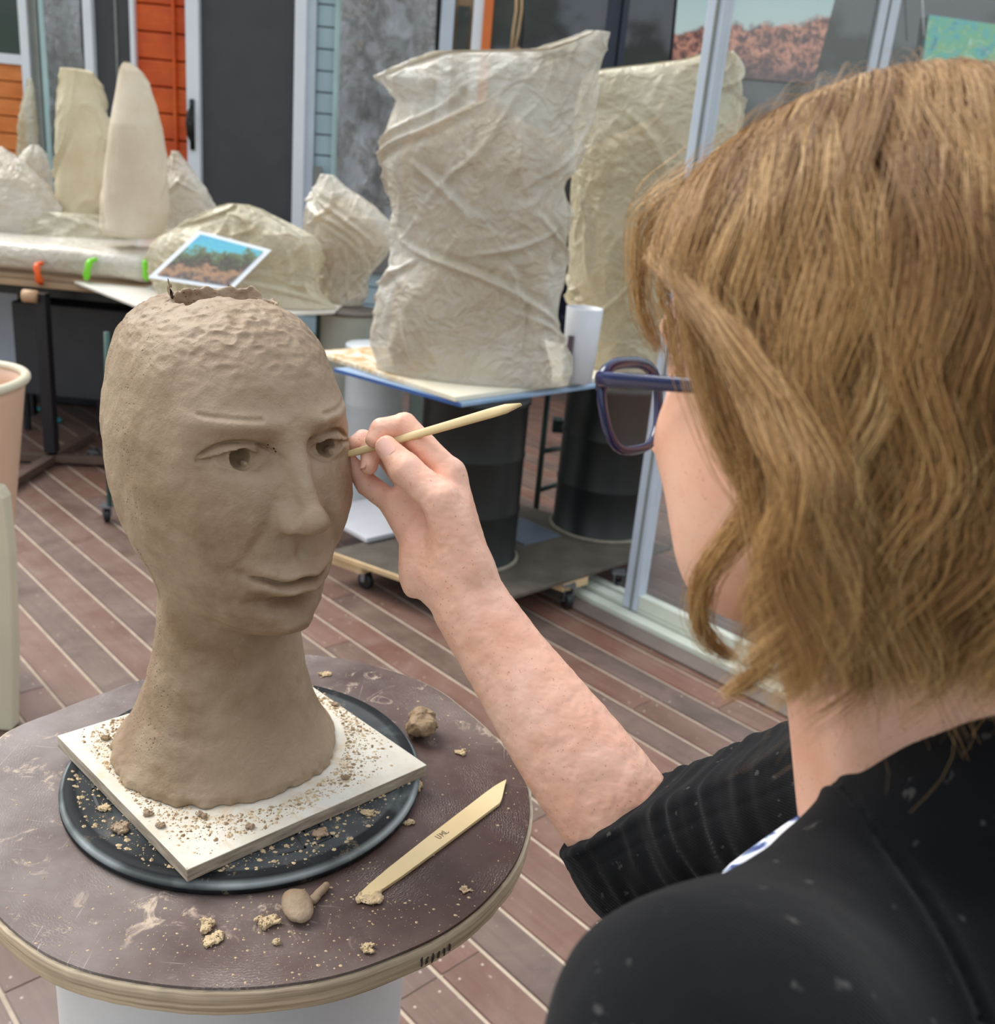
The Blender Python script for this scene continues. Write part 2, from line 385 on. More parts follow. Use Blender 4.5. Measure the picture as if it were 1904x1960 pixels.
# crinkled clear weather blinds
def pvc_mat():
    t = NT('crinkled_clear_blind'); v = t.coord('Object', (1, 1, .55)); n = t.noise(v, 7, 7, .68, 1.4); n2 = t.noise(v, 2.2, 4, .6)
    t.set(Base_Color=t.ramp(n2, [(.3, rgb(96, 98, 104)), (.7, rgb(190, 190, 196))]), Roughness=.04, Normal=t.bump(n, 1.0, .16)); t.b.inputs['Metallic'].default_value = .55; t.b.inputs['Coat Weight'].default_value = 1.0; t.b.inputs['Coat Roughness'].default_value = .02; t.b.inputs['Coat IOR'].default_value = 1.9; t.b.inputs['Specular IOR Level'].default_value = 1.0; t.b.inputs['IOR'].default_value = 1.8
    t.b.inputs['Alpha'].default_value = .9; return t.m
M_PVC = pvc_mat()
def sheet(name, x0, x1, z0, z1, y0, mat, parent, nu=24, nv=70, amp=.02, seed=1):
    a, b = X(x0), X(x1); u = np.linspace(a, b, nu); zz = np.linspace(z0, z1, nv); U, W = np.meshgrid(u, zz); P = np.c_[U.ravel() * 4, np.full(U.size, y0), W.ravel() * 2.2]
    dy = amp * fbm(P, 3, seed); V = np.c_[U.ravel(), Y_W - y0 + dy, W.ravel()]; V2 = V + [0, .004, 0]; n = len(V)
    F = []
    for j in range(nv - 1):
        for i in range(nu - 1):
            k = j * nu + i; F.append((k, k + 1, k + nu + 1, k + nu)); F.append((k + n, k + nu + n, k + nu + 1 + n, k + 1 + n))
    return mk(name, V, F, mat, parent)
b1 = sheet('weather_blind', 101, 171, .35, ZT, .06, M_PVC, None, 20, 70, .02, 3); tag(b1, 'narrow crinkled clear plastic blind behind the tall wrapped form', 'blind')
b2 = sheet('weather_blind', 651, 828, .75, ZT, .10, M_PVC, None, 60, 140, .045, 8); tag(b2, 'wide crinkled grey clear plastic blind with bright glints', 'blind')

# side glass wall along the deck boards: track, end post, glass leaf
cw = 2.80; s_post = float(atz(1200, 1180, 0) @ ALONG)
gw = thing('window_1', None, None, tuple(ACROSS * cw + ALONG * s_post), kind='structure')
def alongbox(name, s0, s1, c0, c1, z0, z1, mat, parent=gw, bevel=0):
    p = ACROSS * (c0 + c1) / 2 + ALONG * (s0 + s1) / 2; return MB().box((p[0], p[1], (z0 + z1) / 2), (c1 - c0, s1 - s0, z1 - z0), (ACROSS, ALONG, (0, 0, 1))).build(name, mat, parent, bevel=bevel)
M_TRK = plain('off_white_track', rgb(206, 210, 196), .5, .1, 6)
alongbox('sill_track', -1.2, s_post + .35, cw - .04, cw + .01, 0.001, .030, M_TRK, bevel=.004); alongbox('sill_track', -1.2, s_post + .35, cw + .022, cw + .07, 0.001, .045, M_TRK, bevel=.004)
alongbox('sill_track', -1.2, s_post + .35, cw + .085, cw + .12, 0.001, .05, M_TRK, bevel=.004)
alongbox('sill_board', -1.2, s_post + .35, cw - .13, cw - .045, 0.001, .012, plain('dark_sill_board', rgb(112, 98, 90), .5, .15), bevel=.003)
def post_between(pL, pR, name, mat, parent):
    return None
alongbox('end_post', s_post - .035, s_post + .035, cw + .015, cw + .065, .03, 2.9, M_SILV, bevel=.004); alongbox('end_post_lip', s_post - .012, s_post - .004, cw + .008, cw + .015, .03, 2.9, M_GREY)
alongbox('bottom_rail', -1.2, s_post - .035, cw + .02, cw + .06, .046, .10, M_TRK, bevel=.003)
def clear_glass():
    t = NT('clear_glass'); t.set(Base_Color=(.9, .96, .96, 1), Roughness=.02); t.b.inputs['Alpha'].default_value = .06; t.b.inputs['Specular IOR Level'].default_value = .3; return t.m
M_CLEAR = clear_glass()
alongbox('pane', -1.2, s_post - .035, cw + .038, cw + .044, .09, 2.9, M_CLEAR)
# ------------------------------------------------------------------ round modelling table
def table_mat():
    t = NT('scratched_film_faced_board'); v = t.coord()
    n = t.noise(v, 7, 6, .6); c = t.ramp(n, [(.3, rgb(54, 27, 20)), (.5, rgb(70, 44, 36)), (.7, rgb(96, 78, 70))])
    # greyish blend, stronger to one side
    sx = t.n('ShaderNodeSeparateXYZ'); t.l(v, sx.inputs[0]); side = t.math('MULTIPLY_ADD', sx.outputs[0], -1.7, .42)
    c = t.mix(t.math('MULTIPLY', t.math('MAXIMUM', side, 0.0), t.ramp(n, [(.35, 0.3), (.65, 1.0)])), c, rgb(150, 141, 138))
    # circular wiping marks and straight scratches
    wv = t.n('ShaderNodeTexWave', wave_type='RINGS', rings_direction='Z'); wv.inputs['Scale'].default_value = 120; wv.inputs['Distortion'].default_value = 9; wv.inputs['Detail'].default_value = 4; wv.inputs['Detail Scale'].default_value = 2
    t.l(v, wv.inputs['Vector']); ring = t.math('MULTIPLY', t.ramp(wv.outputs[0], [(.80, 0.0), (.98, 1.0)]), t.ramp(t.noise(v, 11, 4), [(.5, 0.0), (.68, .4)]))
    c = t.mix(ring, c, rgb(188, 178, 172))
    for sc, ro in (((260, 9, 1), .5), ((9, 300, 1), .25)):
        s = t.ramp(t.noise(t.coord('Object', sc, (0, 0, ro)), 1.0, 3, .6), [(.67, 0.0), (.74, .6)]); c = t.mix(t.math('MULTIPLY', s, t.ramp(t.noise(v, 9, 2), [(.45, 0.0), (.6, 1.0)])), c, rgb(196, 184, 176))
    sm = t.noise(v, 24, 8, .75, 1.2); sp_ = t.math('MULTIPLY', t.ramp(sm, [(.57, 0.0), (.66, .8)]), t.ramp(t.noise(v, 4.5, 2), [(.46, 0.0), (.58, 1.0)]))
    c = t.mix(sp_, c, rgb(196, 176, 156)); dots = t.ramp(t.noise(v, 320, 3, .6), [(.68, 0.0), (.74, .9)]); c = t.mix(dots, c, rgb(190, 172, 154))
    t.set(Base_Color=c, Roughness=t.ramp(n, [(.3, .42), (.7, .62)]), Normal=t.bump(dots, .15, .0005)); t.b.inputs['Specular IOR Level'].default_value = .3; return t.m
M_TABLE = table_mat()
def ply_edge():
    t = NT('raw_plywood_edge'); v = t.coord('Object', (6, 6, 260)); n = t.noise(v, 1, 4, .6)
    n2 = t.noise(t.coord(), 18, 5); c = t.ramp(n, [(.35, rgb(158, 136, 112)), (.6, rgb(204, 184, 158))]); c = t.mix(t.ramp(n2, [(.52, 0.0), (.7, .5)]), c, rgb(150, 138, 122))
    ink = t.math('MULTIPLY', t.ramp(t.noise(t.coord('Object', (90, 90, 60)), 1.6, 2), [(.56, 0.0), (.6, 1.0)]), 0.0)
    t.set(Base_Color=c, Roughness=.8, Normal=t.bump(n, .5, .001)); return t.m
M_PLY = ply_edge()
px_out = [(590, 1250), (717, 1271), (827, 1310), (910, 1370), (987, 1448), (1014, 1500), (1020, 1565), (997, 1646), (939, 1723), (862, 1784), (772, 1828), (662, 1868), (551, 1889), (441, 1897), (331, 1893), (221, 1877), (147, 1858), (74, 1826), (0, 1768), (-60, 1690), (-85, 1600), (-70, 1500), (0, 1406), (100, 1360), (200, 1322), (300, 1289), (450, 1257)]
TO = np.array([atz(a, b, 1.0)[:2] for a, b in px_out]); TCN = TO.mean(0)
def smooth_loop(Q, n=8):
    out = []; m = len(Q)
    for i in range(m):
        p0, p1, p2, p3 = Q[i - 1], Q[i], Q[(i + 1) % m], Q[(i + 2) % m]
        for k in range(n):
            t = k / n; out.append(.5 * ((2 * p1) + (-p0 + p2) * t + (2 * p0 - 5 * p1 + 4 * p2 - p3) * t * t + (-p0 + 3 * p1 - 3 * p2 + p3) * t ** 3))
    return np.array(out)
TL = smooth_loop(TO[::-1], 8)
tb = thing('modelling_table', 'round dark scratched plywood table with pale raw edge on a white pedestal', 'table', (TCN[0], TCN[1], 0))
n = len(TL); off = lambda k: TCN + (TL - TCN) * (1 + k / .26)
rings = [(off(-.0035), 1.0 - .0022), (off(-.0006), .9975), (off(0), .990), (off(-.0008), .977), (off(-.003), .974)]
V = []; F = []
for q, z in rings:
    jit = .0007 * vnoise(np.c_[q * 90, np.full(n, z * 40)], 3); q = q + (q - TCN) / .26 * jit[:, None]
    V += [(a, b, z) for a, b in q]
for i in range(len(rings) - 1):
    for k in range(n): F.append((i * n + k, (i + 1) * n + k, (i + 1) * n + (k + 1) % n, i * n + (k + 1) % n)[::-1])
F += [tuple(range(n)), tuple(range((len(rings) - 1) * n, len(rings) * n))[::-1]]
mk('tabletop', V, F, M_PLY, tb)
q = off(-.0032); V = [(a, b, .9972) for a, b in q] + [(a, b, 1.0) for a, b in TCN + (q - TCN) * .997]
F = [(k, (k + 1) % n, n + (k + 1) % n, n + k) for k in range(n)] + [tuple(range(n, 2 * n)), tuple(range(n))[::-1]]
mk('worn_top_face', V, F, M_TABLE, tb, smooth=False)
M_WHITE = plain('white_painted_drum', rgb(206, 208, 214), .45, .05, 12, .15, 30)
MB().lathe([(.176, .9735), (.178, .95), (.172, .93), (.17, .5), (.168, .06), (.178, .03), (.18, 0.0)], (-.225, .80, 0), 64).build('pedestal', M_WHITE, tb, True)

# turntable
def turn_mat():
    t = NT('slip_stained_black_plastic'); v = t.coord(); n = t.noise(v, 9, 7, .65, .5)
    c = t.ramp(n, [(.38, rgb(20, 22, 25)), (.55, rgb(38, 41, 44)), (.72, rgb(86, 92, 94))])
    st = t.math('MULTIPLY', t.ramp(t.noise(v, 26, 8, .75), [(.56, 0.0), (.68, .8)]), t.ramp(t.noise(v, 5, 2), [(.45, 0.0), (.6, 1.0)]))
    c = t.mix(st, c, rgb(158, 140, 116))
    ge = t.n('ShaderNodeNewGeometry'); sz = t.n('ShaderNodeSeparateXYZ'); t.l(v, sz.inputs[0])
    band = t.ramp(t.math('ABSOLUTE', t.math('SUBTRACT', sz.outputs[2], .0102)), [(.0008, 1.0), (.0014, 0.0)])
    c = t.mix(t.math('MULTIPLY', band, t.ramp(t.noise(v, 7, 4), [(.4, .15), (.6, .85)])), c, rgb(196, 204, 206))
    t.set(Base_Color=c, Roughness=t.ramp(n, [(.35, .5), (.7, .75)]), Normal=t.bump(n, .2, .001)); t.b.inputs['Specular IOR Level'].default_value = .12; return t.m
M_TURN = turn_mat()
TT = (-.227, .839)
tt = thing('banding_wheel', 'black round turntable under the white board on the table', 'turntable', (TT[0], TT[1], 1.0))
MB().lathe([(.150, 0.0001), (.171, .0001), (.1735, .003), (.1735, .008), (.1715, .0095), (.1700, .0115), (.1690, .0135), (.1670, .0145), (.160, .0142), (.156, .0136), (.02, .0136)], (TT[0], TT[1], 1.0), 128).build('turntable_disc', M_TURN, tt, True)
M_TURN2 = plain('moulded_marking', rgb(46, 48, 50), .5, .2, 30)
def arc_strip(m, r0, r1, a0, a1, z, h=.0008, n=8):
    V = []
    for k in range(n + 1):
        a = a0 + (a1 - a0) * k / n
        for r, zz in ((r0, z), (r0, z + h), (r1, z + h), (r1, z)): V.append((TT[0] + r * math.cos(a), TT[1] + r * math.sin(a), zz))
    F = [(4 * k + j, 4 * k + 4 + j, 4 * k + 4 + (j + 1) % 4, 4 * k + (j + 1) % 4) for k in range(n) for j in range(4)] + [(0, 1, 2, 3), tuple(4 * n + j for j in (3, 2, 1, 0))]
    m.add(V, F)
# raised moulded shapes (the visible strokes of the lettering round the rim)
for a0, a1 in ((math.radians(196), math.radians(206)), (math.radians(210), math.radians(219)), (math.radians(296), math.radians(306)), (math.radians(309), math.radians(317))):
    m = MB(); arc_strip(m, .122, .1245, a0, a1, 1.0136); arc_strip(m, .142, .1445, a0, a1, 1.0136)
    arc_strip(m, .122, .1445, a1 - .012, a1, 1.0136, n=2); 
    if a0 < math.radians(200) or a0 > math.radians(300): arc_strip(m, .122, .1445, a0, a0 + .012, 1.0136, n=2)
    m.build('moulded_letter', M_TURN2, tt)

# square board
def tile_mat():
    t = NT('dusty_white_board'); v = t.coord(); n = t.noise(v, 14, 6, .6)
    c = t.ramp(n, [(.35, rgb(198, 190, 174)), (.6, rgb(218, 213, 201))])
    sl = t.math('MULTIPLY', t.ramp(t.noise(v, 34, 8, .7, .6), [(.52, 0.0), (.66, .8)]), 1.0); c = t.mix(sl, c, rgb(206, 182, 148))
    dk = t.ramp(t.noise(v, 230, 2, .5), [(.70, 0.0), (.76, .8)]); c = t.mix(dk, c, rgb(140, 122, 100))
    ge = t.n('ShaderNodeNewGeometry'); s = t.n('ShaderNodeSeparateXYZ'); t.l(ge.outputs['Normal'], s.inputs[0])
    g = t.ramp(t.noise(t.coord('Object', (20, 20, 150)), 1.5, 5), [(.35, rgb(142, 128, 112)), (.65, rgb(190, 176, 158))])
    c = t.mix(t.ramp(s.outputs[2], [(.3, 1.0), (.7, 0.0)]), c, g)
    t.set(Base_Color=c, Roughness=.72, Normal=t.bump(t.math('ADD', n, dk), .25, .001)); return t.m
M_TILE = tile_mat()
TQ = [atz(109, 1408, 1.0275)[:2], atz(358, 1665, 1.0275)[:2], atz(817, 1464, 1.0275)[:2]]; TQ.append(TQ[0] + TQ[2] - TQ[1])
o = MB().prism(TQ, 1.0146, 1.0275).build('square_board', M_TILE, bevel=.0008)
tag(o, 'square white board dusted with clay crumbs, on the black turntable', 'board')
# ------------------------------------------------------------------ clay bust
def clay_mat(name, base=(162, 139, 115), spots=True):
    t = NT(name); v = t.coord()
    big = t.noise(v, 9, 5, .6); fine = t.noise(v, 160, 6, .7); med = t.noise(v, 45, 5, .6, .6)
    b = base; c = t.ramp(big, [(.34, rgb(b[0] - 26, b[1] - 29, b[2] - 32)), (.52, rgb(*b)), (.72, rgb(b[0] + 10, b[1] + 12, b[2] + 12))])
    vo = t.n('ShaderNodeTexVoronoi'); vo.inputs['Scale'].default_value = 210; t.l(v, vo.inputs['Vector'])
    pit = t.math('MULTIPLY', t.ramp(vo.outputs[0], [(.10, 1.0), (.24, 0.0)]), t.ramp(t.noise(v, 26, 3), [(.50, 0.0), (.58, 1.0)]))
    sx_ = t.n('ShaderNodeSeparateXYZ'); t.l(v, sx_.inputs[0]); pit = t.math('MULTIPLY', pit, t.ramp(t.math('MULTIPLY_ADD', sx_.outputs[0], -1.0, .0), [(.0, .05), (.05, 1.0)]))
    c = t.mix(t.math('MULTIPLY', pit, .5), c, rgb(84, 66, 50))
    h = t.math('ADD', t.math('MULTIPLY', med, .8), t.math('MULTIPLY', fine, .7)); h = t.math('SUBTRACT', h, t.math('MULTIPLY', pit, .7))
    t.set(Base_Color=c, Roughness=t.ramp(med, [(.3, .42), (.7, .62)]), Normal=t.bump(h, .75, .0024)); t.b.inputs['Specular IOR Level'].default_value = .42
    return t.m
M_CLAY = clay_mat('wet_clay')
BC = np.array([-.253, .855, 1.028]); YAW = math.radians(-73.5 + 27)
BF = np.array([math.cos(YAW), math.sin(YAW), 0]); BL = np.array([-BF[1], BF[0], 0]); BR = np.stack([BL, BF, [0, 0, 1]])
HOFF = np.array([0.0, 0.006, 0.0])
def tab(z, pts):
    a = np.array(pts); return np.interp(z, a[:, 0], a[:, 1])
def G(x, s): return np.exp(-(x / s) ** 2)
def seg(u, v, a, b):
    a = np.array(a); b = np.array(b); ba = b - a; t = np.clip(((u - a[0]) * ba[0] + (v - a[1]) * ba[1]) / (ba @ ba), 0, 1)
    return np.hypot(u - a[0] - t * ba[0], v - a[1] - t * ba[1])
def head_lower(x, y, z):
    zc = np.clip(z, .162, .36)
    w = tab(zc, [(.162, .034), (.17, .046), (.18, .056), (.195, .066), (.215, .0745), (.24, .082), (.26, .0855), (.29, .0878), (.32, .0872), (.36, .087)])
    yf = tab(zc, [(.162, .092), (.17, .109), (.18, .118), (.195, .122), (.2075, .118), (.222, .120), (.24, .121), (.26, .118), (.28, .115), (.30, .112), (.325, .108), (.34, .109), (.36, .114)])
    yb = tab(zc, [(.162, .03), (.19, .036), (.21, .052), (.24, .080), (.27, .103), (.30, .118), (.34, .128), (.36, .130)])
    d = np.where(y > 0, yf, yb); n = np.where(z < .27, 2.2, 2.2 - np.clip((z - .27) / .04, 0, 1) * .12)
    q = (np.abs(x / w) ** n + np.abs(y / d) ** n) ** (1 / n)
    r = (q - 1) * np.minimum(w, d) * .95
    return smax(smax(r, .166 - z, .009), z - .345, .03)
def head_top(x, y, z):
    a, b, c, p = .0925, np.where(y > 0, .117, .131), np.where(z > .335, .112, .14), np.where(y > 0, 2.45, 2.45 + np.clip(-y / .03, 0, 1) * .25)
    q = ((np.abs(x / a) ** 2.15 + np.abs(y / b) ** 2.15) ** (p / 2.15) + np.abs((z - .335) / c) ** p) ** (1 / p)
    return (q - 1) * .088
def face_sdf(x, y, z, carved=True):
    ax = np.abs(x)
    d = smin(head_lower(x, y, z), head_top(x, y, z), .03)
    # soft planes of the face
    fm = 1 / (1 + np.exp(-(y - .05) / .008))
    D = -.0105 * G(ax - .038, .022) * G(z - .337, .014)
    D += -.0075 * G(ax - .019, .008) * G(z - .338, .012)
    D += .0045 * G(ax - .040, .032) * G(z - .364, .008)
    D += .0060 * G(ax - .056, .026) * G(z - .288, .028)
    D += -.0030 * G(ax - .064, .016) * G(z - .235, .020)
    D += -.0015 * G(seg(ax, z, (.029, .279), (.050, .240)), .0060)
    D += .0012 * G(seg(ax, z, (.040, .280), (.060, .243)), .0100)
    D += -.0020 * G(x, .0038) * G(z - .255, .009)
    D += .0025 * G(x, .045) * G(z - .240, .028)
    mz = .2300 + 2.0 * ax ** 2 + .0013 * np.cos(ax * 200)
    lw = np.clip((.043 - ax) / .034, 0, 1) ** .8
    D += .0080 * G(z - mz - .0070, .0062) * lw
    D += .0095 * G(z - mz + .0080, .0062) * lw ** 1.3
    D += -.0046 * G(z - mz, .0022) * np.clip((.040 - ax) / .006, 0, 1)
    D += -.0035 * G(ax - .0415, .0055) * G(z - .2365, .0055)
    D += -.0065 * G(z - .2080, .0050) * G(ax, .026)
    D += .0045 * G(z - .186, .012) * G(ax, .022)
    if carved: D += -.0018 * G(seg(ax, z, (.028, .3675), (.066, .3685)) , .0018) * (ax > .015)
    d = d - D * fm
    # nose
    N = np.stack([x, y, z], 1); A = np.stack([ax, y, z], 1)
    nose = rcone(N, (0, .1055, .345), (0, .1455, .2960), .0066, .0082)
    nose = smin(nose, ell(N, (0, .1490, .2880), (.0112, .0110, .0100)), .008)
    nose = smin(nose, ell(A, (.0125, .1340, .2830), (.0085, .0130, .0075)), .013)
    nose = smin(nose, rcone(A, (.004, .108, .328), (.009, .124, .290), .0085, .0105), .012)
    d = smin(d, nose, .0065)
    d = smax(d, -ell(A, (.0112, .1410, .2762), (.0052, .0080, .0046)), .0012)
    # eyes: ball, lids, carved iris
    ex, ey, ez, er = .0405, .0850, .3325, .0180
    d = smax(d, -ell(A, (ex, ey + er + .004, ez), (.020, .010, .0085)), .006)
    ball = sph(A, (ex, ey, ez), er); d = smin(d, ball, .002)
    t = (ax - ex) / .0225; zu = ez + .0088 * (1 - t * t) + .0015 * t; zl = ez - .0058 * (1 - t * t) + .0015 * t
    lidr = sph(A, (ex, ey, ez), er + .0050)
    up = smax(smax(lidr, zu - z, .0014), z - ez - .0155 - .001 * t, .005); lo = smax(smax(lidr + .0008, z - zl, .0014), ez - .013 - z, .006)
    box = (np.abs(t) - 1.12) * .0215
    d = smin(d, smax(up, box, .003), .0018); d = smin(d, smax(lo, box, .003), .004)
    crease = np.abs(z - (ez + .0165 * (1 - (t / 1.45) ** 2) - .0006)); d = d + .0030 * G(crease, .0019) * np.clip((1.4 - np.abs(t)) / .25, 0, 1) * fm
    corner = G(seg(ax, z, (.061, .3335), (.070, .3312)), .0016); d = d + .0024 * corner * fm
    if not carved: return d
    hole = ell(A, (ex - .001, ey + er - .001, ez + .0014), (.0088, .0200, .0088)); d = smax(d, -hole, .001)
    for s_ in (-1, 1): d = smin(d, ell(N, (s_ * ex + .0050, ey + er - .0065, ez - .0045), (.0030, .0060, .0034)), .0015)
    return d
def bust_sdf(P):
    L = (P - BC) @ BR.T; L = L - HOFF; x, y, z = L[:, 0], L[:, 1], L[:, 2]
    x = x + .003 * np.clip((z - .345) / .07, 0, 1)
    d = face_sdf(x, y, z)
    # neck with flared foot
    Z = P[:, 2] - BC[2]; X = (P[:, 0] - BC[0]) - .010 * np.clip(Z / .2, 0, 1); Y = (P[:, 1] - BC[1]) + .012 * np.clip(Z / .2, 0, 1)
    r = tab(Z, [(-.01, .112), (0, .1105), (.008, .108), (.02, .100), (.035, .0925), (.055, .084), (.08, .0765), (.11, .0705), (.14, .067), (.17, .066), (.22, .062), (.26, .05)])
    an = np.arctan2(Y, X); r = r + .0022 * np.sin(3 * an + 1) * np.clip(1 - Z / .08, 0, 1)
    neck = np.maximum((np.hypot(X, Y) - r) * .93, Z - .25)
    d = smin(d, neck, .012)
    # hollow with a torn opening at the crown
    nz = fbm(P * 60, 3, 5); op = np.hypot((x - .008) / 1.0, (y + .012) / .62) - .047 + .004 * nz
    hollow = np.maximum(head_top(x, y, z) + .012, op * .8 if False else op)
    slot = np.maximum(op, .405 - z)
    # torn crust standing up behind the opening
    rr = np.abs(op + .003) - .0062 - .0035 * nz; back = (y < -.012)
    rh = .4505 + .0085 * fbm(P * 62, 3, 9) + .004 * G(x + .048, .018) - .010 * np.clip(x / .06, 0, 1)
    crust = np.maximum(rr, z - np.where(back, rh, .440)); crust = np.maximum(crust, .42 - z)
    d = smin(d, crust, .003); d = smax(d, -slot, .002)
    # hand-worked surface
    top = np.clip((z - .385) / .04, 0, 1)
    d = d - .0011 * fbm(P * 28, 2, 1) - .0005 * fbm(P * 95, 2, 2) - top * (.0012 * (1 - 2 * np.abs(fbm(P * np.array([85, 85, 130]), 2, 3)))) * .8
    foot = np.clip(1 - Z / .012, 0, 1); d = d - foot * .0030 * fbm(P * 75, 3, 4)
    return np.maximum(d, -(Z))
import time as _t; _t0 = _t.time()
V, F = sdf_mesh(bust_sdf, (-.42, .66, 1.024), (-.08, 1.03, 1.50), .00125, 4, 1.6)
bust = mk('clay_bust', V, F, M_CLAY)
tag(bust, 'unfinished brown clay head on a long neck with hollow eyes', 'sculpture')
print('bust', len(V), _t.time() - _t0)
# ------------------------------------------------------------------ wrapped sculptures and furniture behind
def film_mat(name, a, b, alpha=.86, rough=.28, bump=.5, scale=9, film=1.0):
    t = NT(name); v = t.coord(); n = t.noise(v, scale * .35, 5, .6); f = t.noise(v, scale, 7, .62, 1.8)
    rd = t.math('ABSOLUTE', t.math('SUBTRACT', f, .5)); c = t.ramp(n, [(.35, a), (.65, b)]); c = t.mix(t.ramp(rd, [(.0, .30 if film else .05), (.05, 0.0)]), c, (min(1, b[0] * 1.25), min(1, b[1] * 1.25), min(1, b[2] * 1.25), 1))
    vo = t.n('ShaderNodeTexVoronoi'); vo.inputs['Scale'].default_value = scale * 1.3; dd = t.n('ShaderNodeVectorMath', operation='ADD'); nn = t.n('ShaderNodeTexNoise'); nn.inputs['Scale'].default_value = 4; t.l(v, nn.inputs['Vector']); t.l(v, dd.inputs[0]); t.l(nn.outputs['Color'], dd.inputs[1]); t.l(dd.outputs[0], vo.inputs['Vector'])
    vp = t.n('ShaderNodeTexVoronoi'); vp.inputs['Scale'].default_value = scale * 3.4; t.l(dd.outputs[0], vp.inputs['Vector'])
    hh = t.math('ADD', t.math('SQRT', rd), t.math('MULTIPLY_ADD', vo.outputs[0], film * 1.6, t.math('MULTIPLY', vp.outputs[0], film * .5)))
    if film:
        lw_ = t.n('ShaderNodeLayerWeight'); lw_.inputs['Blend'].default_value = .35; alpha = t.math('MULTIPLY_ADD', lw_.outputs['Facing'], .95 - alpha * .7, alpha * .7)
    t.set(Base_Color=c, Roughness=rough, Alpha=alpha, Normal=t.bump(hh, bump, .022))
    t.b.inputs['Coat Weight'].default_value = film * .6; t.b.inputs['Coat Roughness'].default_value = .12; t.b.inputs['Specular IOR Level'].default_value = .7
    return t.m
M_FILM = film_mat('milky_plastic_film', rgb(226, 212, 186), rgb(248, 242, 228), .72)
M_FILM2 = film_mat('yellowed_plastic_film', rgb(208, 194, 156), rgb(238, 228, 200), .78)
M_FILM3 = film_mat('white_plastic_film', rgb(222, 208, 184), rgb(246, 240, 228), .82)
M_CLOTH = film_mat('calico_wrap', rgb(204, 186, 160), rgb(226, 214, 194), 1.0, .85, .2, 5, 0)
M_CLOTH2 = film_mat('muslin_wrap', rgb(198, 182, 146), rgb(226, 216, 192), 1.0, .85, .2, 5, 0)
M_INNER = plain('clay_under_wrap', rgb(168, 140, 108), .8, .2, 10)
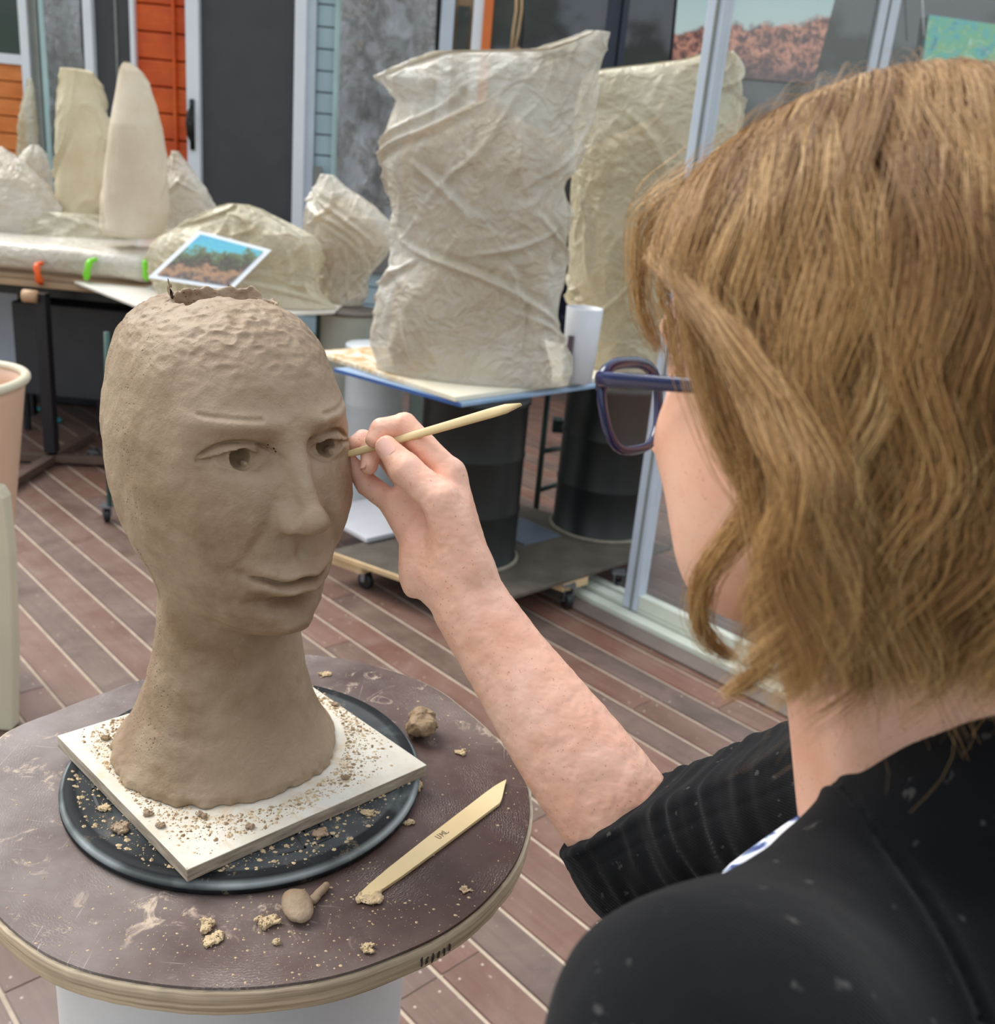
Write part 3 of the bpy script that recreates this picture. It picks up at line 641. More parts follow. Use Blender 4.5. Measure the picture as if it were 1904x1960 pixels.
def bag(name, rows, Y, depth, mat, label=None, cat='bundle', z0=None, inner=.80, n=72, m=90, fold=.010, fscale=9.0, pinch=1.25, seed=1, group=None, round_=False, yaw=0.0, vert=False, dprof=None):
    """closed wrapped form: outline rows (y, x left, x right) read at distance Y, given real thickness"""
    rows = sorted(rows, reverse=True); R = []
    for y, a, b in rows:
        A = aty(a, y, Y); B = aty(b, y, Y); R.append(((A[2] + B[2]) / 2, A[0], B[0]))
    R = np.array(sorted(R)); zb = R[0, 0] if z0 is None else z0; zz = np.linspace(zb, R[-1, 0], m)
    xl = np.interp(zz, R[:, 0], R[:, 1]); xr = np.interp(zz, R[:, 0], R[:, 2]); cx = (xl + xr) / 2; hw = np.maximum((xr - xl) / 2, .003)
    hmax = hw.max(); u = (zz - zb) / (zz[-1] - zb)
    th = depth * np.minimum(1, (hw / hmax) ** .5 * 1.05) * np.clip((1 - u) / .35, 0, 1) ** .6 + .004
    if dprof is not None: th = depth * np.interp(u, *zip(*dprof)) + .003
    rs = np.random.RandomState(seed + 100); H_ = zz[-1] - zb; nc = int(34 if not vert else 5)
    cr = [(rs.rand() * 2 * math.pi, rs.rand() * H_, rs.randn() * .9, (.06 + .16 * rs.rand()), .5 + rs.rand()) for _ in range(nc)]
    def shell(k, hh, tt, dz=0.0, amp=fold):
        an = np.linspace(0, 2 * math.pi, n, endpoint=False)
        c, s = np.cos(an), np.sin(an); sy = np.sign(s) * np.abs(s) ** (1.0 if round_ else pinch)
        U = cx[:, None] + hh[:, None] * c[None]; W = tt[:, None] * sy[None]; Zc = np.repeat(zz[:, None] + dz, n, 1)
        P = np.stack([U, W + Y, Zc], -1).reshape(-1, 3); nn = np.stack([c[None] / np.maximum(hh[:, None], .02), sy[None] / np.maximum(tt[:, None], .02), np.zeros((m, n))], -1).reshape(-1, 3)
        nn /= np.linalg.norm(nn, axis=1)[:, None] + 1e-9
        sc = np.array([fscale, fscale, fscale * (.18 if vert else .6)]) * .62; f1 = fbm(P * sc + seed * 3.1, 2, seed); f2 = fbm(P * sc * 2.2 + 1.2 * f1[:, None] + seed, 2, seed + 5)
        d = amp * (f1 * .9 + (1 - 2.0 * np.abs(f2)) ** 3 * .5)
        aa = np.repeat(an[None], m, 0).ravel(); zl = P[:, 2] - zb
        if k == 0:
            for a0, z0_, sl, ln, st in cr:
                da = (aa - a0 + math.pi) % (2 * math.pi) - math.pi; x_ = da * .16; z_ = zl - z0_; q = np.hypot(1, sl); al = (x_ * sl + z_) / q; pe = (x_ - z_ * sl) / q + .012 * np.sin(al * 14 + a0)
                d = d + amp * st * 1.1 * np.exp(-(pe / .0065) ** 2) * np.exp(-(al / ln) ** 4) - amp * st * .6 * np.exp(-((pe - .022) / .014) ** 2) * np.exp(-(al / ln) ** 4)
        edge = np.repeat(np.clip(np.minimum(u, 1) * 12, .25, 1)[:, None], n, 1).ravel()
        return P + nn * (d * edge)[:, None]
    V = shell(0, hw, th); F = []
    for j in range(m - 1):
        for i in range(n): F.append((j * n + i, j * n + (i + 1) % n, (j + 1) * n + (i + 1) % n, (j + 1) * n + i))
    F += [tuple(range(n))[::-1], tuple(range((m - 1) * n, m * n))]
    V[:, 2] = np.maximum(V[:, 2], zb + .0005)
    if inner and inner > 0:
        t = thing(name, label, cat, (cx[0], Y, zb), group); mk('wrap', V, F, mat, t)
        hi = np.minimum(hw * inner, hw - .03); hi = np.maximum(hi, .002) * np.clip((.86 - u) / .12, .02, 1); Vi = shell(1, hi, np.maximum(th * inner - .01, .002), .0, fold * .8); mi = np.interp
        Vi[:, 2] = zb + .002 + (Vi[:, 2] - zb) * .93
        mk('wrapped_form', Vi, F, M_INNER, t); return t
    o = mk(name, V, F, mat); tag(o, label, cat, group); return o

# ---- right table: two boards on green-black drums on a dolly
t1 = thing('work_table', 'square cream and blue edged boards resting on the near black drum', 'table', (-.15, 3.9, .745))
ZB = .82; Q = [atz(640, 690, ZB)[:2], atz(875, 773, ZB)[:2], atz(1186, 716, ZB)[:2]]
Q[1] = atz(872, 760, ZB)[:2]; Q[0] = atz(600, 672, ZB)[:2]; Q[2] = atz(1270, 706, ZB)[:2]
Q.append(Q[0] + Q[2] - Q[1]); M_CREAM = plain('cream_board', rgb(226, 216, 190), .6, .07, 6)
def chip():
    t = NT('stained_cream_board'); v = t.coord(); n = t.noise(v, 5, 5, .6); s = t.n('ShaderNodeSeparateXYZ'); t.l(v, s.inputs[0])
    g = t.math('MULTIPLY', t.ramp(t.math('MULTIPLY_ADD', s.outputs[0], -2.0, .1), [(.35, 0.0), (.75, 1.0)]), t.ramp(t.noise(v, 16, 6, .7, 1), [(.4, 0.0), (.6, 1.0)]))
    t.set(Base_Color=t.mix(g, t.ramp(n, [(.3, rgb(222, 212, 186)), (.7, rgb(238, 232, 216))]), rgb(190, 152, 100)), Roughness=.65); return t.m
MB().prism(Q, ZB - .018, ZB).build('cream_board', chip(), t1, bevel=.002)
q2 = [atz(640, 705, ZB - .02)[:2], atz(883, 772, ZB - .02)[:2], atz(1290, 716, ZB - .02)[:2]]; q2.append(q2[0] + q2[2] - q2[1])
q2 = [np.array(q2[1]) + (np.array(k) - q2[1]) * 1.0 for k in q2]
MB().prism(q2, ZB - .034, ZB - .019).build('blue_edged_board', plain('blue_white_edge', rgb(150, 176, 206), .3, .12, 4), t1, bevel=.002)
M_BLUE = plain('blue_edge_tape', rgb(58, 96, 160), .5, .08); e0, e1 = q2[0], q2[1]; dv = (e1 - e0) / np.linalg.norm(e1 - e0); nv = np.array([dv[1], -dv[0]])
MB().prism([e0 + nv * .0, e1 + nv * .0, e1 + nv * .003, e0 + nv * .003], ZB - .033, ZB - .020).build('blue_edge', M_BLUE, t1)
ZD = .125
dl = thing('dolly', 'low brown plywood dolly on castors carrying two black drums', 'dolly', (-.05, 3.5, 0))
D = [atz(640, 1058, ZD)[:2], atz(925, 1158, ZD)[:2], atz(1192, 1076, ZD)[:2]]; D[0] = D[1] + (D[0] - D[1]) * 1.05; D[2] = D[1] + (D[2] - D[1]) * 1.42; D.append(D[0] + D[2] - D[1])
M_PLYD = plain('dirty_dark_ply', rgb(88, 80, 70), .6, .3, 9, .2, 30); M_PINE = plain('pine_edge', rgb(210, 180, 138), .7, .12, 12)
MB().prism(D, ZD - .016, ZD).build('deck_board', M_PLYD, dl, bevel=.002)
d01 = (D[0] - D[1]) / np.linalg.norm(D[0] - D[1]); d12 = (D[2] - D[1]) / np.linalg.norm(D[2] - D[1])
def rail(a, b, th, nrm, z0, z1, nm='batten', mat=None): MB().prism([a, b, b + nrm * th, a + nrm * th], z0, z1).build(nm, mat or M_PINE, dl)
rail(D[0], D[1], .012, -d12, ZD - .017, ZD + .001, 'pine_edge_strip')
rail(D[1] + d01 * .0, D[1] + d01 * .16, .05, d12, ZD - .05, ZD - .017); rail(D[1] + d01 * .56, D[1] + d01 * .74, .05, d12, ZD - .05, ZD - .017); rail(D[1] + d12 * .42, D[1] + d12 * .56, .05, d01, ZD - .05, ZD - .017)
M_RUB = plain('black_rubber', rgb(28, 28, 30), .45, .1); M_STEEL = plain('castor_steel', rgb(150, 154, 160), .3, .1, metal=.8)
def castor(parent, x, y, zt, r=.036, rz=.5):
    m = MB(); a = np.array([math.cos(rz), math.sin(rz), 0]); c = np.array([x, y, r]); m.tube([c - a * .013, c - a * .011, c + a * .011, c + a * .013], [r * .9, r, r, r * .9], 20); w_ = m.build('castor_wheel', M_RUB, parent, True)
    m = MB(); h = (zt + r) / 2
    for s in (-1, 1): m.box(c + a * s * .018 + [0, 0, (zt - r) / 2], (.003, .022, zt - r), (a, np.cross([0, 0, 1], a), (0, 0, 1)))
    m.box((x, y, zt - .004), (.055, .055, .006)); m.tube([c - a * .021, c + a * .021], .005, 8); k = m.build('castor_fork', M_STEEL, parent)
for p, rz in ((atz(700, 1112, .03), .9), (atz(1085, 1150, .03), .4), (atz(1180, 1125, .03), .2)): castor(dl, p[0], p[1], ZD - .02, .034, rz)
def drum(name, c, r, z0, z1, mat, label, group=None, ribs=True, rimmat=None, cat='drum'):
    h = z1 - z0; pr = [(r * .98, 0), (r * 1.01, .006), (r * 1.01, .014), (r * .985, .02)]
    for k in (.33, .66): pr += [(r * .985, h * k - .014), (r * 1.0, h * k - .004), (r * 1.0, h * k + .004), (r * .985, h * k + .014)]
    pr += [(r * .985, h - .03), (r * 1.015, h - .022), (r * 1.015, h - .004), (r * .99, h)]
    t = thing(name, label, cat, (c[0], c[1], z0), group); MB().lathe(pr, (c[0], c[1], z0), 48).build('barrel', mat, t, True)
    if rimmat: MB().lathe([(r * 1.0, .0), (r * 1.06, .0), (r * 1.05, .010), (r * .99, .014)], (c[0], c[1], z0 + .0005), 48).build('dusty_rim', rimmat, t, True)
    return t
M_BAR = plain('black_green_steel', rgb(12, 18, 19), .42, .3, 6, .1, 60); M_RIM = plain('clay_dust_ring', rgb(128, 122, 106), .8, .2, 20)
drum('steel_drum', (-.118, 3.66), .205, ZD + .001, ZB - .0345, M_BAR, 'black steel drum under the front corner of the cream table board', rimmat=M_RIM)
drum('steel_drum', (.46, 4.14), .215, ZD + .001, ZB - .0345, M_BAR, 'black steel drum half hidden behind the silver post and glasses', rimmat=M_RIM)
o = MB().box((.12, 3.97, ZD + .004), (.22, .24, .006), ((.72, .69, 0), (-.69, .72, 0), (0, 0, 1))).build('steel_plate', plain('dull_blue_steel', rgb(126, 136, 150), .25, .15, 5, metal=.5)); tag(o, 'dull blue grey plate on the dolly between the two drums', 'plate')
o = MB().box((-.50, 3.96, ZD + .012), (.42, .40, .02), ((.72, .69, 0), (-.69, .72, 0), (0, 0, 1))).build('white_slab', M_WHITE, bevel=.003); tag(o, 'flat white slab lying on the dolly behind the clay face', 'slab')
drum('white_tube', (-.62, 4.45), .135, .0, ZB - .0345, plain('grey_white_tube', rgb(206, 212, 216), .5, .06), 'grey white cylinder holding up the left corner of the cream table', cat='cylinder')
o = MB().box((-.32, 4.75, .36), (.30, .30, .70)).build('green_glass_box', glass_mat('sea_green_glass', rgb(136, 160, 154), .15, .8)); tag(o, 'pale sea green glassy box behind the black drum', 'box')
M_GREEN = plain('dark_green_pipe', rgb(42, 60, 54), .5, .15)
st = thing('trolley_stand', 'dark green metal stand seen between the two black drums', 'stand', (.25, 4.6, 0))
for a, b in (((.19, 4.52, .34), (.46, 4.92, .30)), ((.18, 4.52, .14), (.52, 4.9, .16)), ((.185, 4.52, .0), (.185, 4.52, .70)), ((.66, 5.1, .0), (.66, 5.1, .60))): MB().tube([a, b], .014, 8).build('rail', M_GREEN, st, True)
MB().box((.25, 4.62, .45), (.05, .08, .06)).build('clamp', M_GREEN, st)

# ---- the bags on it
J = [(60, 1135, 1162), (80, 1088, 1157), (100, 1030, 1151), (108, 900, 1148), (112, 835, 1147), (125, 800, 1144), (148, 752, 1139), (164, 724, 1136), (176, 730, 1133), (195, 748, 1130), (212, 757, 1126), (250, 746, 1118), (290, 736, 1112), (315, 736, 1106), (330, 737, 1088), (345, 739, 1083), (400, 752, 1091), (450, 762, 1087), (500, 759, 1080), (540, 736, 1074), (580, 723, 1071), (620, 719, 1070), (650, 711, 1079), (675, 708, 1088), (700, 716, 1094), (712, 720, 1090)]
bag('wrapped_sculpture', J, 3.77, .15, M_FILM, 'tall crumpled milky plastic bag over a sculpture with corner pointing up', 'wrapped sculpture', z0=ZB + .001, fold=.017, fscale=6.5, n=230, m=230, seed=2, inner=.82)
K = [(97, 1375, 1404), (106, 1345, 1413), (120, 1305, 1416), (143, 1165, 1417), (150, 1130, 1418), (170, 1112, 1419), (200, 1105, 1420), (250, 1100, 1416), (330, 1095, 1400), (400, 1092, 1370), (470, 1088, 1330), (550, 1084, 1300), (620, 1088, 1290), (660, 1095, 1292), (690, 1098, 1296)]
bag('wrapped_sculpture', K, 4.25, .15, M_FILM2, 'wide yellowish plastic wrapped sculpture behind the silver post', 'wrapped sculpture', z0=ZB + .001, fold=.015, fscale=6, n=190, m=190, seed=6, inner=.8)
# small white container between them
ct = thing('cut_container', 'small white cut open plastic container between the two tall bags', 'container', (.37, 3.86, ZB))
p0 = aty(1108, 690, 3.86); xs = p0[0]; zt_ = aty(1108, 588, 3.86)[2]
MB().lathe([(.052, .0), (.060, .008), (.066, .12), (.072, zt_ - ZB - .001), (.069, zt_ - ZB), (.063, .12), (.055, .012)], (xs, 3.86, ZB + .001), 32, cap=False).build('container_wall', M_WHITE, ct, True)
MB().lathe([(.054, .002), (.054, .006)], (xs, 3.86, ZB + .001), 32).build('container_bottom', M_WHITE, ct); MB().box((xs - .045, 3.795, ZB + .13), (.022, .01, .12)).build('dark_slot', plain('dark_slot', rgb(92, 74, 84), .6, .2), ct)  # dark strip put in for the slot at the container's left

# ---- middle: white sheet on a drum with two bags
ZM = .90
sh = [atz(142, 538, ZM)[:2], atz(330, 612, ZM)[:2], atz(640, 596, ZM)[:2], atz(668, 572, ZM)[:2], atz(470, 500, ZM)[:2], atz(260, 512, ZM)[:2]]
o = MB().prism(sh, ZM - .012, ZM).build('white_sheet_board', plain('white_board', rgb(214, 208, 198), .5, .05, 4), bevel=.002); tag(o, 'thin white board edge on under the card and mound', 'board')
dm = drum('lidded_drum', (aty(668, 620, 4.78)[0], 4.78), .138, .0, ZM - .013, plain('mouldy_white_drum', rgb(178, 180, 170), .6, .16, 5), 'dirty white drum with dark rimmed lid under the wrapped mound', rimmat=None)
MB().lathe([(.13, 0), (.151, .0), (.155, .012), (.151, .018), (.02, .019)], (aty(668, 620, 4.78)[0], 4.78, ZM - .031), 40).build('lid', plain('dark_lid', rgb(104, 96, 88), .6, .2), dm, True)
o = MB().box((aty(610, 640, 5.6)[0], 5.6, .42), (.03, .03, .80)).build('dark_post', M_GREEN); tag(o, 'thin dark upright post left of the dirty white drum', 'post')
Hh = [(391, 440, 476), (397, 425, 500), (410, 398, 528), (425, 375, 565), (440, 350, 598), (455, 325, 611), (470, 300, 613), (485, 286, 612), (500, 283, 608), (520, 286, 602), (545, 292, 606), (570, 300, 640), (588, 305, 655)]
bag('wrapped_mound', Hh, 4.66, .22, M_FILM2, 'low wide plastic covered mound with a printed picture on it', 'wrapped sculpture', z0=ZM + .001, fold=.014, fscale=6, n=180, m=120, seed=11, inner=.86, dprof=[(0, 1), (.3, .9), (.6, .72), (.85, .45), (1, .15)])
I_ = [(334, 616, 634), (345, 612, 645), (360, 606, 668), (375, 600, 694), (395, 596, 722), (415, 592, 742), (440, 590, 752), (460, 592, 748), (480, 596, 735), (500, 600, 722), (525, 600, 706), (545, 598, 700), (565, 602, 700), (585, 630, 692)]
bag('wrapped_sculpture', I_, 4.92, .15, M_FILM, 'small plastic bag bundle with a twisted top right of the mound', 'wrapped sculpture', z0=ZM - .01, fold=.013, fscale=8, n=140, m=130, seed=14, inner=.8)
# printed card leaning on the mound
def card_mat():
    t = NT('printed_landscape_photo'); v = t.coord('Object'); s = t.n('ShaderNodeSeparateXYZ'); t.l(v, s.inputs[0]); n = t.noise(v, 22, 6, .7, .5)
    yy = t.math('ADD', s.outputs[2], t.math('MULTIPLY', n, .22)); c = t.ramp(t.math('MULTIPLY_ADD', yy, 2.7, -.22), [(.0, rgb(120, 96, 78)), (.25, rgb(196, 170, 140)), (.36, rgb(74, 70, 78)), (.46, rgb(178, 140, 108)), (.55, rgb(70, 66, 64)), (.66, rgb(110, 120, 84)), (.72, rgb(98, 190, 208)), (1, rgb(86, 150, 206))])
    t.set(Base_Color=c, Roughness=.4); return t.m
cA, cB, cC, cD = aty(390, 478, 4.56), aty(525, 514, 4.56), aty(450, 590, 4.38), aty(296, 566, 4.38)
cd_ = thing('printed_card', 'printed landscape picture with white border leaning on the mound', 'picture', (cD + cC) / 2)
nrm = np.cross(cB - cA, cD - cA); nrm /= np.linalg.norm(nrm); nrm *= -np.sign(nrm[1]) * -1 if False else 1
if nrm @ (CAM - cA) < 0: nrm = -nrm
def quad_slab(name, A, B, C_, D_, th, mat, parent): 
    V = [A, B, C_, D_] + [k - nrm * th for k in (A, B, C_, D_)]; return mk(name, V, [(0, 3, 2, 1), (4, 5, 6, 7), (0, 1, 5, 4), (1, 2, 6, 5), (2, 3, 7, 6), (3, 0, 4, 7)], mat, parent, smooth=False)
lift = nrm * .15; cA, cB, cC, cD = [k + lift for k in (cA, cB, cC, cD)]
quad_slab('paper', cA, cB, cC, cD, .0015, plain('white_paper', rgb(232, 236, 242), .5, .03), cd_)
mid = (cA + cB + cC + cD) / 4; e = [mid + (k - mid) * .86 + nrm * .004 for k in (cA, cB, cC, cD)]; quad_slab('print', e[0], e[1], e[2], e[3], .0006, card_mat(), cd_)

# ---- left table with wrapped slab
YL = 4.78; zs1 = aty(140, 470, YL)[2]; zs0 = aty(60, 528, YL)[2]
xr_ = aty(278, 500, YL)[0]; xl_ = -4.2
lt = thing('bench', 'dark steel framed bench carrying the wrapped slab', 'table', (-2.6, 5.0, 0))
M_STL = plain('black_painted_steel', rgb(20, 21, 28), .4, .2); M_RUST = plain('brown_steel_bar', rgb(92, 72, 62), .55, .2, 10)
ztp = zs0 - .052
MB().box(((xl_ + xr_) / 2, YL + .70, ztp + .015), (xr_ - xl_, 1.42, .03)).build('bench_top', plain('bench_board', rgb(168, 140, 110), .7, .15, 6), lt, bevel=.003)
MB().box(((xl_ + xr_) / 2, YL + .70, ztp - .025), (xr_ - xl_ - .1, 1.30, .05)).build('apron', M_STL, lt)
lx = aty(85, 760, 4.62)[0]
MB().box((lx, 4.66, ztp / 2 + .03), (.055, .055, ztp - .07)).build('leg', M_STL, lt, bevel=.002); cc = np.array([lx, 4.66, .035])
for a, b in ((atz(5, 935, .04), atz(180, 830, .04)), (atz(5, 872, .04), atz(330, 890, .04))):
    a = np.array(a); b = np.array(b); sh_ = cc - (a + (b - a) * np.clip(((cc - a) @ (b - a)) / ((b - a) @ (b - a)), 0, 1)); a = a + sh_; b = b + sh_; ln = b - a; L_ = np.linalg.norm(ln); ax_ = ln / L_
    MB().box((a + b) / 2, (L_, .05, .035), (ax_, np.cross([0, 0, 1], ax_), (0, 0, 1))).build('foot_bar', M_RUST, lt, bevel=.002)
MB().tube([(aty(20, 560, 4.5)[0], 4.62, ztp - .02), (aty(45, 560, 4.5)[0], 4.62, ztp - .02)], .03, 12).build('pale_bracket', plain('pine', rgb(190, 152, 118), .6, .1), lt, True)
for x_, y_ in ((-3.9, 5.4), (-2.7, 5.4), (-1.95, 5.55)): MB().box((x_, y_, ztp / 2), (.045, .045, ztp - .06)).build('leg', M_STL, lt)
SL = [(398, -60, 190), (430, -60, 240), (452, -60, 268), (468, -60, 277), (490, -60, 279), (510, -60, 276), (526, -60, 272)]
# wrapped slab as a soft box with folds
nx, nr = 120, 40; xsb = np.linspace(-3.6, xr_, nx); V = []; prof = []
for k in range(nr):
    a = 2 * math.pi * k / nr; c_, s_ = math.cos(a), math.sin(a); prof.append((np.sign(c_) * abs(c_) ** .35, np.sign(s_) * abs(s_) ** .45))
prof = np.array(prof); hz = (zs1 - zs0) / 2; cz = (zs1 + zs0) / 2
for i, xx in enumerate(xsb):
    e_ = min(1, (xr_ - xx + .004) / .03) ** .5; V += [(xx, YL + .64 + .64 * p[0] * (.9 + .1 * e_), cz + hz * p[1] * e_) for p in prof]
V = np.array(V); V += (fbm(V * np.array([5, 5, 9.]), 3, 21) * .007)[:, None] * np.array([0, 1, 1]); V[:, 2] = np.maximum(V[:, 2], zs0 + .002)
F = [(i * nr + k, (i + 1) * nr + k, (i + 1) * nr + (k + 1) % nr, i * nr + (k + 1) % nr) for i in range(nx - 1) for k in range(nr)] + [tuple(range(nr))[::-1], tuple(range((nx - 1) * nr, nx * nr))]
ws = mk('wrapped_slab', V, F, M_FILM3); tag(ws, 'long flat slab wrapped in beige plastic, held by coloured clamps', 'wrapped slab')
o = MB().box(((xl_ + xr_) / 2, YL + .66, zs0 - .010), (xr_ - xl_ - .01, 1.32, .019)).build('carrying_board', plain('ply_board', rgb(150, 124, 96), .7, .15, 8), bevel=.002); tag(o, 'plywood board under the wrapped slab on the bench', 'board')
def clamp(px_, y_, mat, label, tilt):
    p = aty(px_, y_, YL - .03); t = thing('spring_clamp', label, 'clamp', p); m = MB(); a = np.array([math.sin(tilt), 0, math.cos(tilt)])
    m.tube([p + a * .045, p + a * .03 + [0, -.012, 0], p + [0, -.015, 0], p - a * .03 + [0, -.012, 0], p - a * .045], [.012, .017, .013, .019, .012], 10); m.build('clamp_body', mat, t, True)
    m = MB(); m.tube([p + a * .045, p + a * .050 + [0.02, .02, 0]], .010, 8); m.build('jaw', mat, t, True)
    m = MB(); m.tube([p - a * .045, p - a * .048 + [-0.015, .02, 0]], .010, 8); m.build('jaw', mat, t, True)
clamp(75, 524, plain('orange_plastic', rgb(238, 96, 34), .4, .05), 'orange plastic spring clamp on the wrapped slab', -.15)
M_LIME = plain('lime_plastic', rgb(122, 212, 42), .4, .05)
clamp(170, 516, M_LIME, 'lime green spring clamp in the middle of the slab edge', .25); clamp(281, 516, M_LIME, 'lime green spring clamp at the right end of the slab', -.05)
# things standing on the slab / bench
zt0 = zs1 - .006
o = bag('covering_sheet', [(404, 30, 205), (412, 20, 225), (425, 15, 240), (436, 10, 250)], 5.35, .26, M_FILM2, 'crumpled plastic sheet under the tall wrapped forms', 'sheet', z0=zt0, inner=0, fold=.012, fscale=9, n=60, m=16, seed=31, dprof=[(0, 1), (1, .7)])
sb2 = MB().box((-2.75, 6.38, .39), (1.9, .24, .78)).build('storage_cupboard', plain('dark_cupboard', rgb(50, 52, 56), .6, .12), bevel=.004); tag(sb2, 'low dark grey cupboard in the shadow behind the bench', 'cupboard')
A_ = [(132, 120, 160), (136, 118, 170), (150, 117, 176), (180, 117, 186), (220, 117, 200), (260, 117, 210), (300, 118, 211), (340, 118, 207), (380, 119, 203), (412, 120, 200)]
bag('wrapped_figure', A_, 5.45, .11, M_CLOTH2, 'flat topped tall form draped in yellowish muslin with vertical folds', 'wrapped sculpture', z0=zt0, inner=0, fold=.026, fscale=12, vert=True, seed=41, round_=True, dprof=[(0, 1), (.8, .85), (1, .6)])
B_ = [(118, 236, 246), (124, 232, 256), (134, 228, 268), (160, 224, 284), (200, 219, 298), (240, 213, 306), (290, 206, 313), (340, 200, 318), (400, 195, 322), (440, 194, 312), (458, 205, 300)]
bag('wrapped_cone', B_, 4.95, .12, M_CLOTH, 'tall pointed cone shaped form wrapped in beige calico', 'wrapped sculpture', z0=aty(250, 452, 4.95)[2], inner=0, fold=.010, fscale=7, vert=True, seed=44, round_=True, n=80)
C_ = [(289, 333, 338), (300, 329, 346), (320, 322, 362), (345, 313, 382), (370, 306, 398), (400, 301, 416), (430, 299, 420), (460, 300, 415)]
bag('wrapped_bundle', C_, 5.55, .11, M_FILM3, 'small white plastic pyramid shaped bundle right of the calico cone', 'wrapped sculpture', z0=zt0, fold=.012, fscale=10, seed=47, inner=.75)
D_ = [(278, -60, 4), (290, -60, 22), (310, -60, 48), (340, -60, 76), (370, -60, 100), (395, -60, 118), (412, -60, 128)]
bag('wrapped_bundle', D_, 5.3, .22, M_FILM3, 'plastic covered heap sloping down to the muslin form', 'wrapped sculpture', z0=zt0, fold=.012, fscale=8, seed=50, inner=.85)
E_ = [(277, 62, 72), (288, 48, 82), (305, 36, 90), (330, 34, 92), (360, 34, 94), (395, 34, 96)]
bag('wrapped_bundle', E_, 5.9, .10, M_FILM3, 'little pale pointed bundle behind the sloping heap', 'wrapped sculpture', z0=zt0, fold=.008, fscale=9, seed=53, inner=.8)
F_ = [(150, 54, 60), (170, 50, 66), (200, 42, 68), (240, 36, 70), (290, 33, 72)]  # reflection in the left window, built as a solid wrapped form
bag('wrapped_figure', F_, 7.15, .08, M_FILM2, 'narrow olive form standing in for a reflection in the left window', 'wrapped sculpture', z0=aty(50, 380, 7.15)[2], fold=.008, fscale=7, seed=55, inner=0, n=40, m=40)
o = MB().box((aty(50, 380, 7.15)[0], 7.15, aty(50, 380, 7.15)[2] / 2), (.5, .4, aty(50, 380, 7.15)[2] - .002)).build('low_cabinet', M_DARK2, bevel=.004); tag(o, 'low dark cabinet by the left window', 'cabinet')
# under the bench
cb = aty(150, 600, 5.2)
o = MB().box((aty(190, 620, 5.35)[0], 5.32, .46), (.78, .30, .50)).build('plastic_crate', plain('dark_grey_crate', rgb(52, 54, 60), .5, .15, 8), bevel=.01); tag(o, 'dark grey crate under the bench behind the steel leg', 'crate')
crx = aty(190, 620, 5.35)[0]; cr = thing('crate_stand', 'thin black legged stand under the dark crate', 'stand', (crx, 5.32, 0))
for a, b in ((-.36, -.12), (.05, -.12), (.12, -.12), (.36, .12), (-.36, .12)): MB().box((crx + a, 5.32 + b, .105), (.025, .025, .205)).build('leg', M_STL, cr)
MB().box((crx + .2, 5.20, .05), (.34, .02, .02)).build('stretcher', M_STL, cr)
wx = aty(28, 620, 6.0)[0]; o = MB().box((wx - .35, 5.95, .465), (.95, .25, .545)).build('white_cabinet', plain('blue_white_panel', rgb(204, 214, 230), .45, .04), bevel=.004); tag(o, 'white box at the left edge under the bench', 'box')
o = MB().box((aty(100, 690, 6.1)[0] - .1, 5.98, .172), (2.1, .40, .03)).build('shelf_board', M_CREAM, bevel=.003); tag(o, 'cream board lying low behind the bench leg', 'board')
o = MB().box((aty(100, 690, 6.1)[0] - .1, 6.0, .078), (2.0, .42, .154)).build('low_trolley', M_STL, bevel=.01); tag(o, 'low black trolley under the cream board', 'trolley')
gs = thing('green_trolley', 'green steel trolley leg on a small castor behind the clay neck', 'trolley', atz(205, 992, 0)); gp = atz(205, 985, .03)
castor(gs, gp[0], gp[1], .075, .03, .3); MB().tube([(gp[0] + .012, gp[1], .075), (gp[0] + .03, gp[1] + .01, ztp - .03)], .012, 8).build('upright', plain('sea_green_steel', rgb(58, 92, 84), .5, .1), gs, True)
gq = aty(192, 600, 5.0); 0 and MB().tube([(gq[0], 5.0, .25), (gq[0], 5.0, ztp - .055)], .016, 8).build('upright', plain('sea_green_steel2', rgb(74, 110, 102), .5, .1), gs, True)
cw2 = thing('spare_castor', 'pale castor wheel on the deck behind the bench foot', 'wheel', atz(170, 885, 0)); cp = atz(165, 885, .035); castor(cw2, cp[0], cp[1] + .1, .07, .04, 1.2)
M_CY = plain('turquoise_rubber', rgb(70, 178, 190), .6, .1)
for i, (a, b, lab) in enumerate(((62, 784, 'crumpled turquoise glove on the deck left of the bench leg'), (107, 806, 'crumpled turquoise glove on the deck right of the bench leg'))):
    p = atz(a, b, .01); V, F = sdf_mesh(lambda P, p=p: np.minimum(ell(P, p + [0, 0, .006], (.055 if i == 0 else .03, .04, .014)), rcone(P, p + [-.03, 0, .006], p + [-.085, .02, .004], .010, .006)) + .004 * fbm(P * 40, 2, 70 + i), p - .11, p + .11, .005, 2, 1.6)
    o = mk('rubber_glove', V, F, M_CY); tag(o, lab, 'glove')

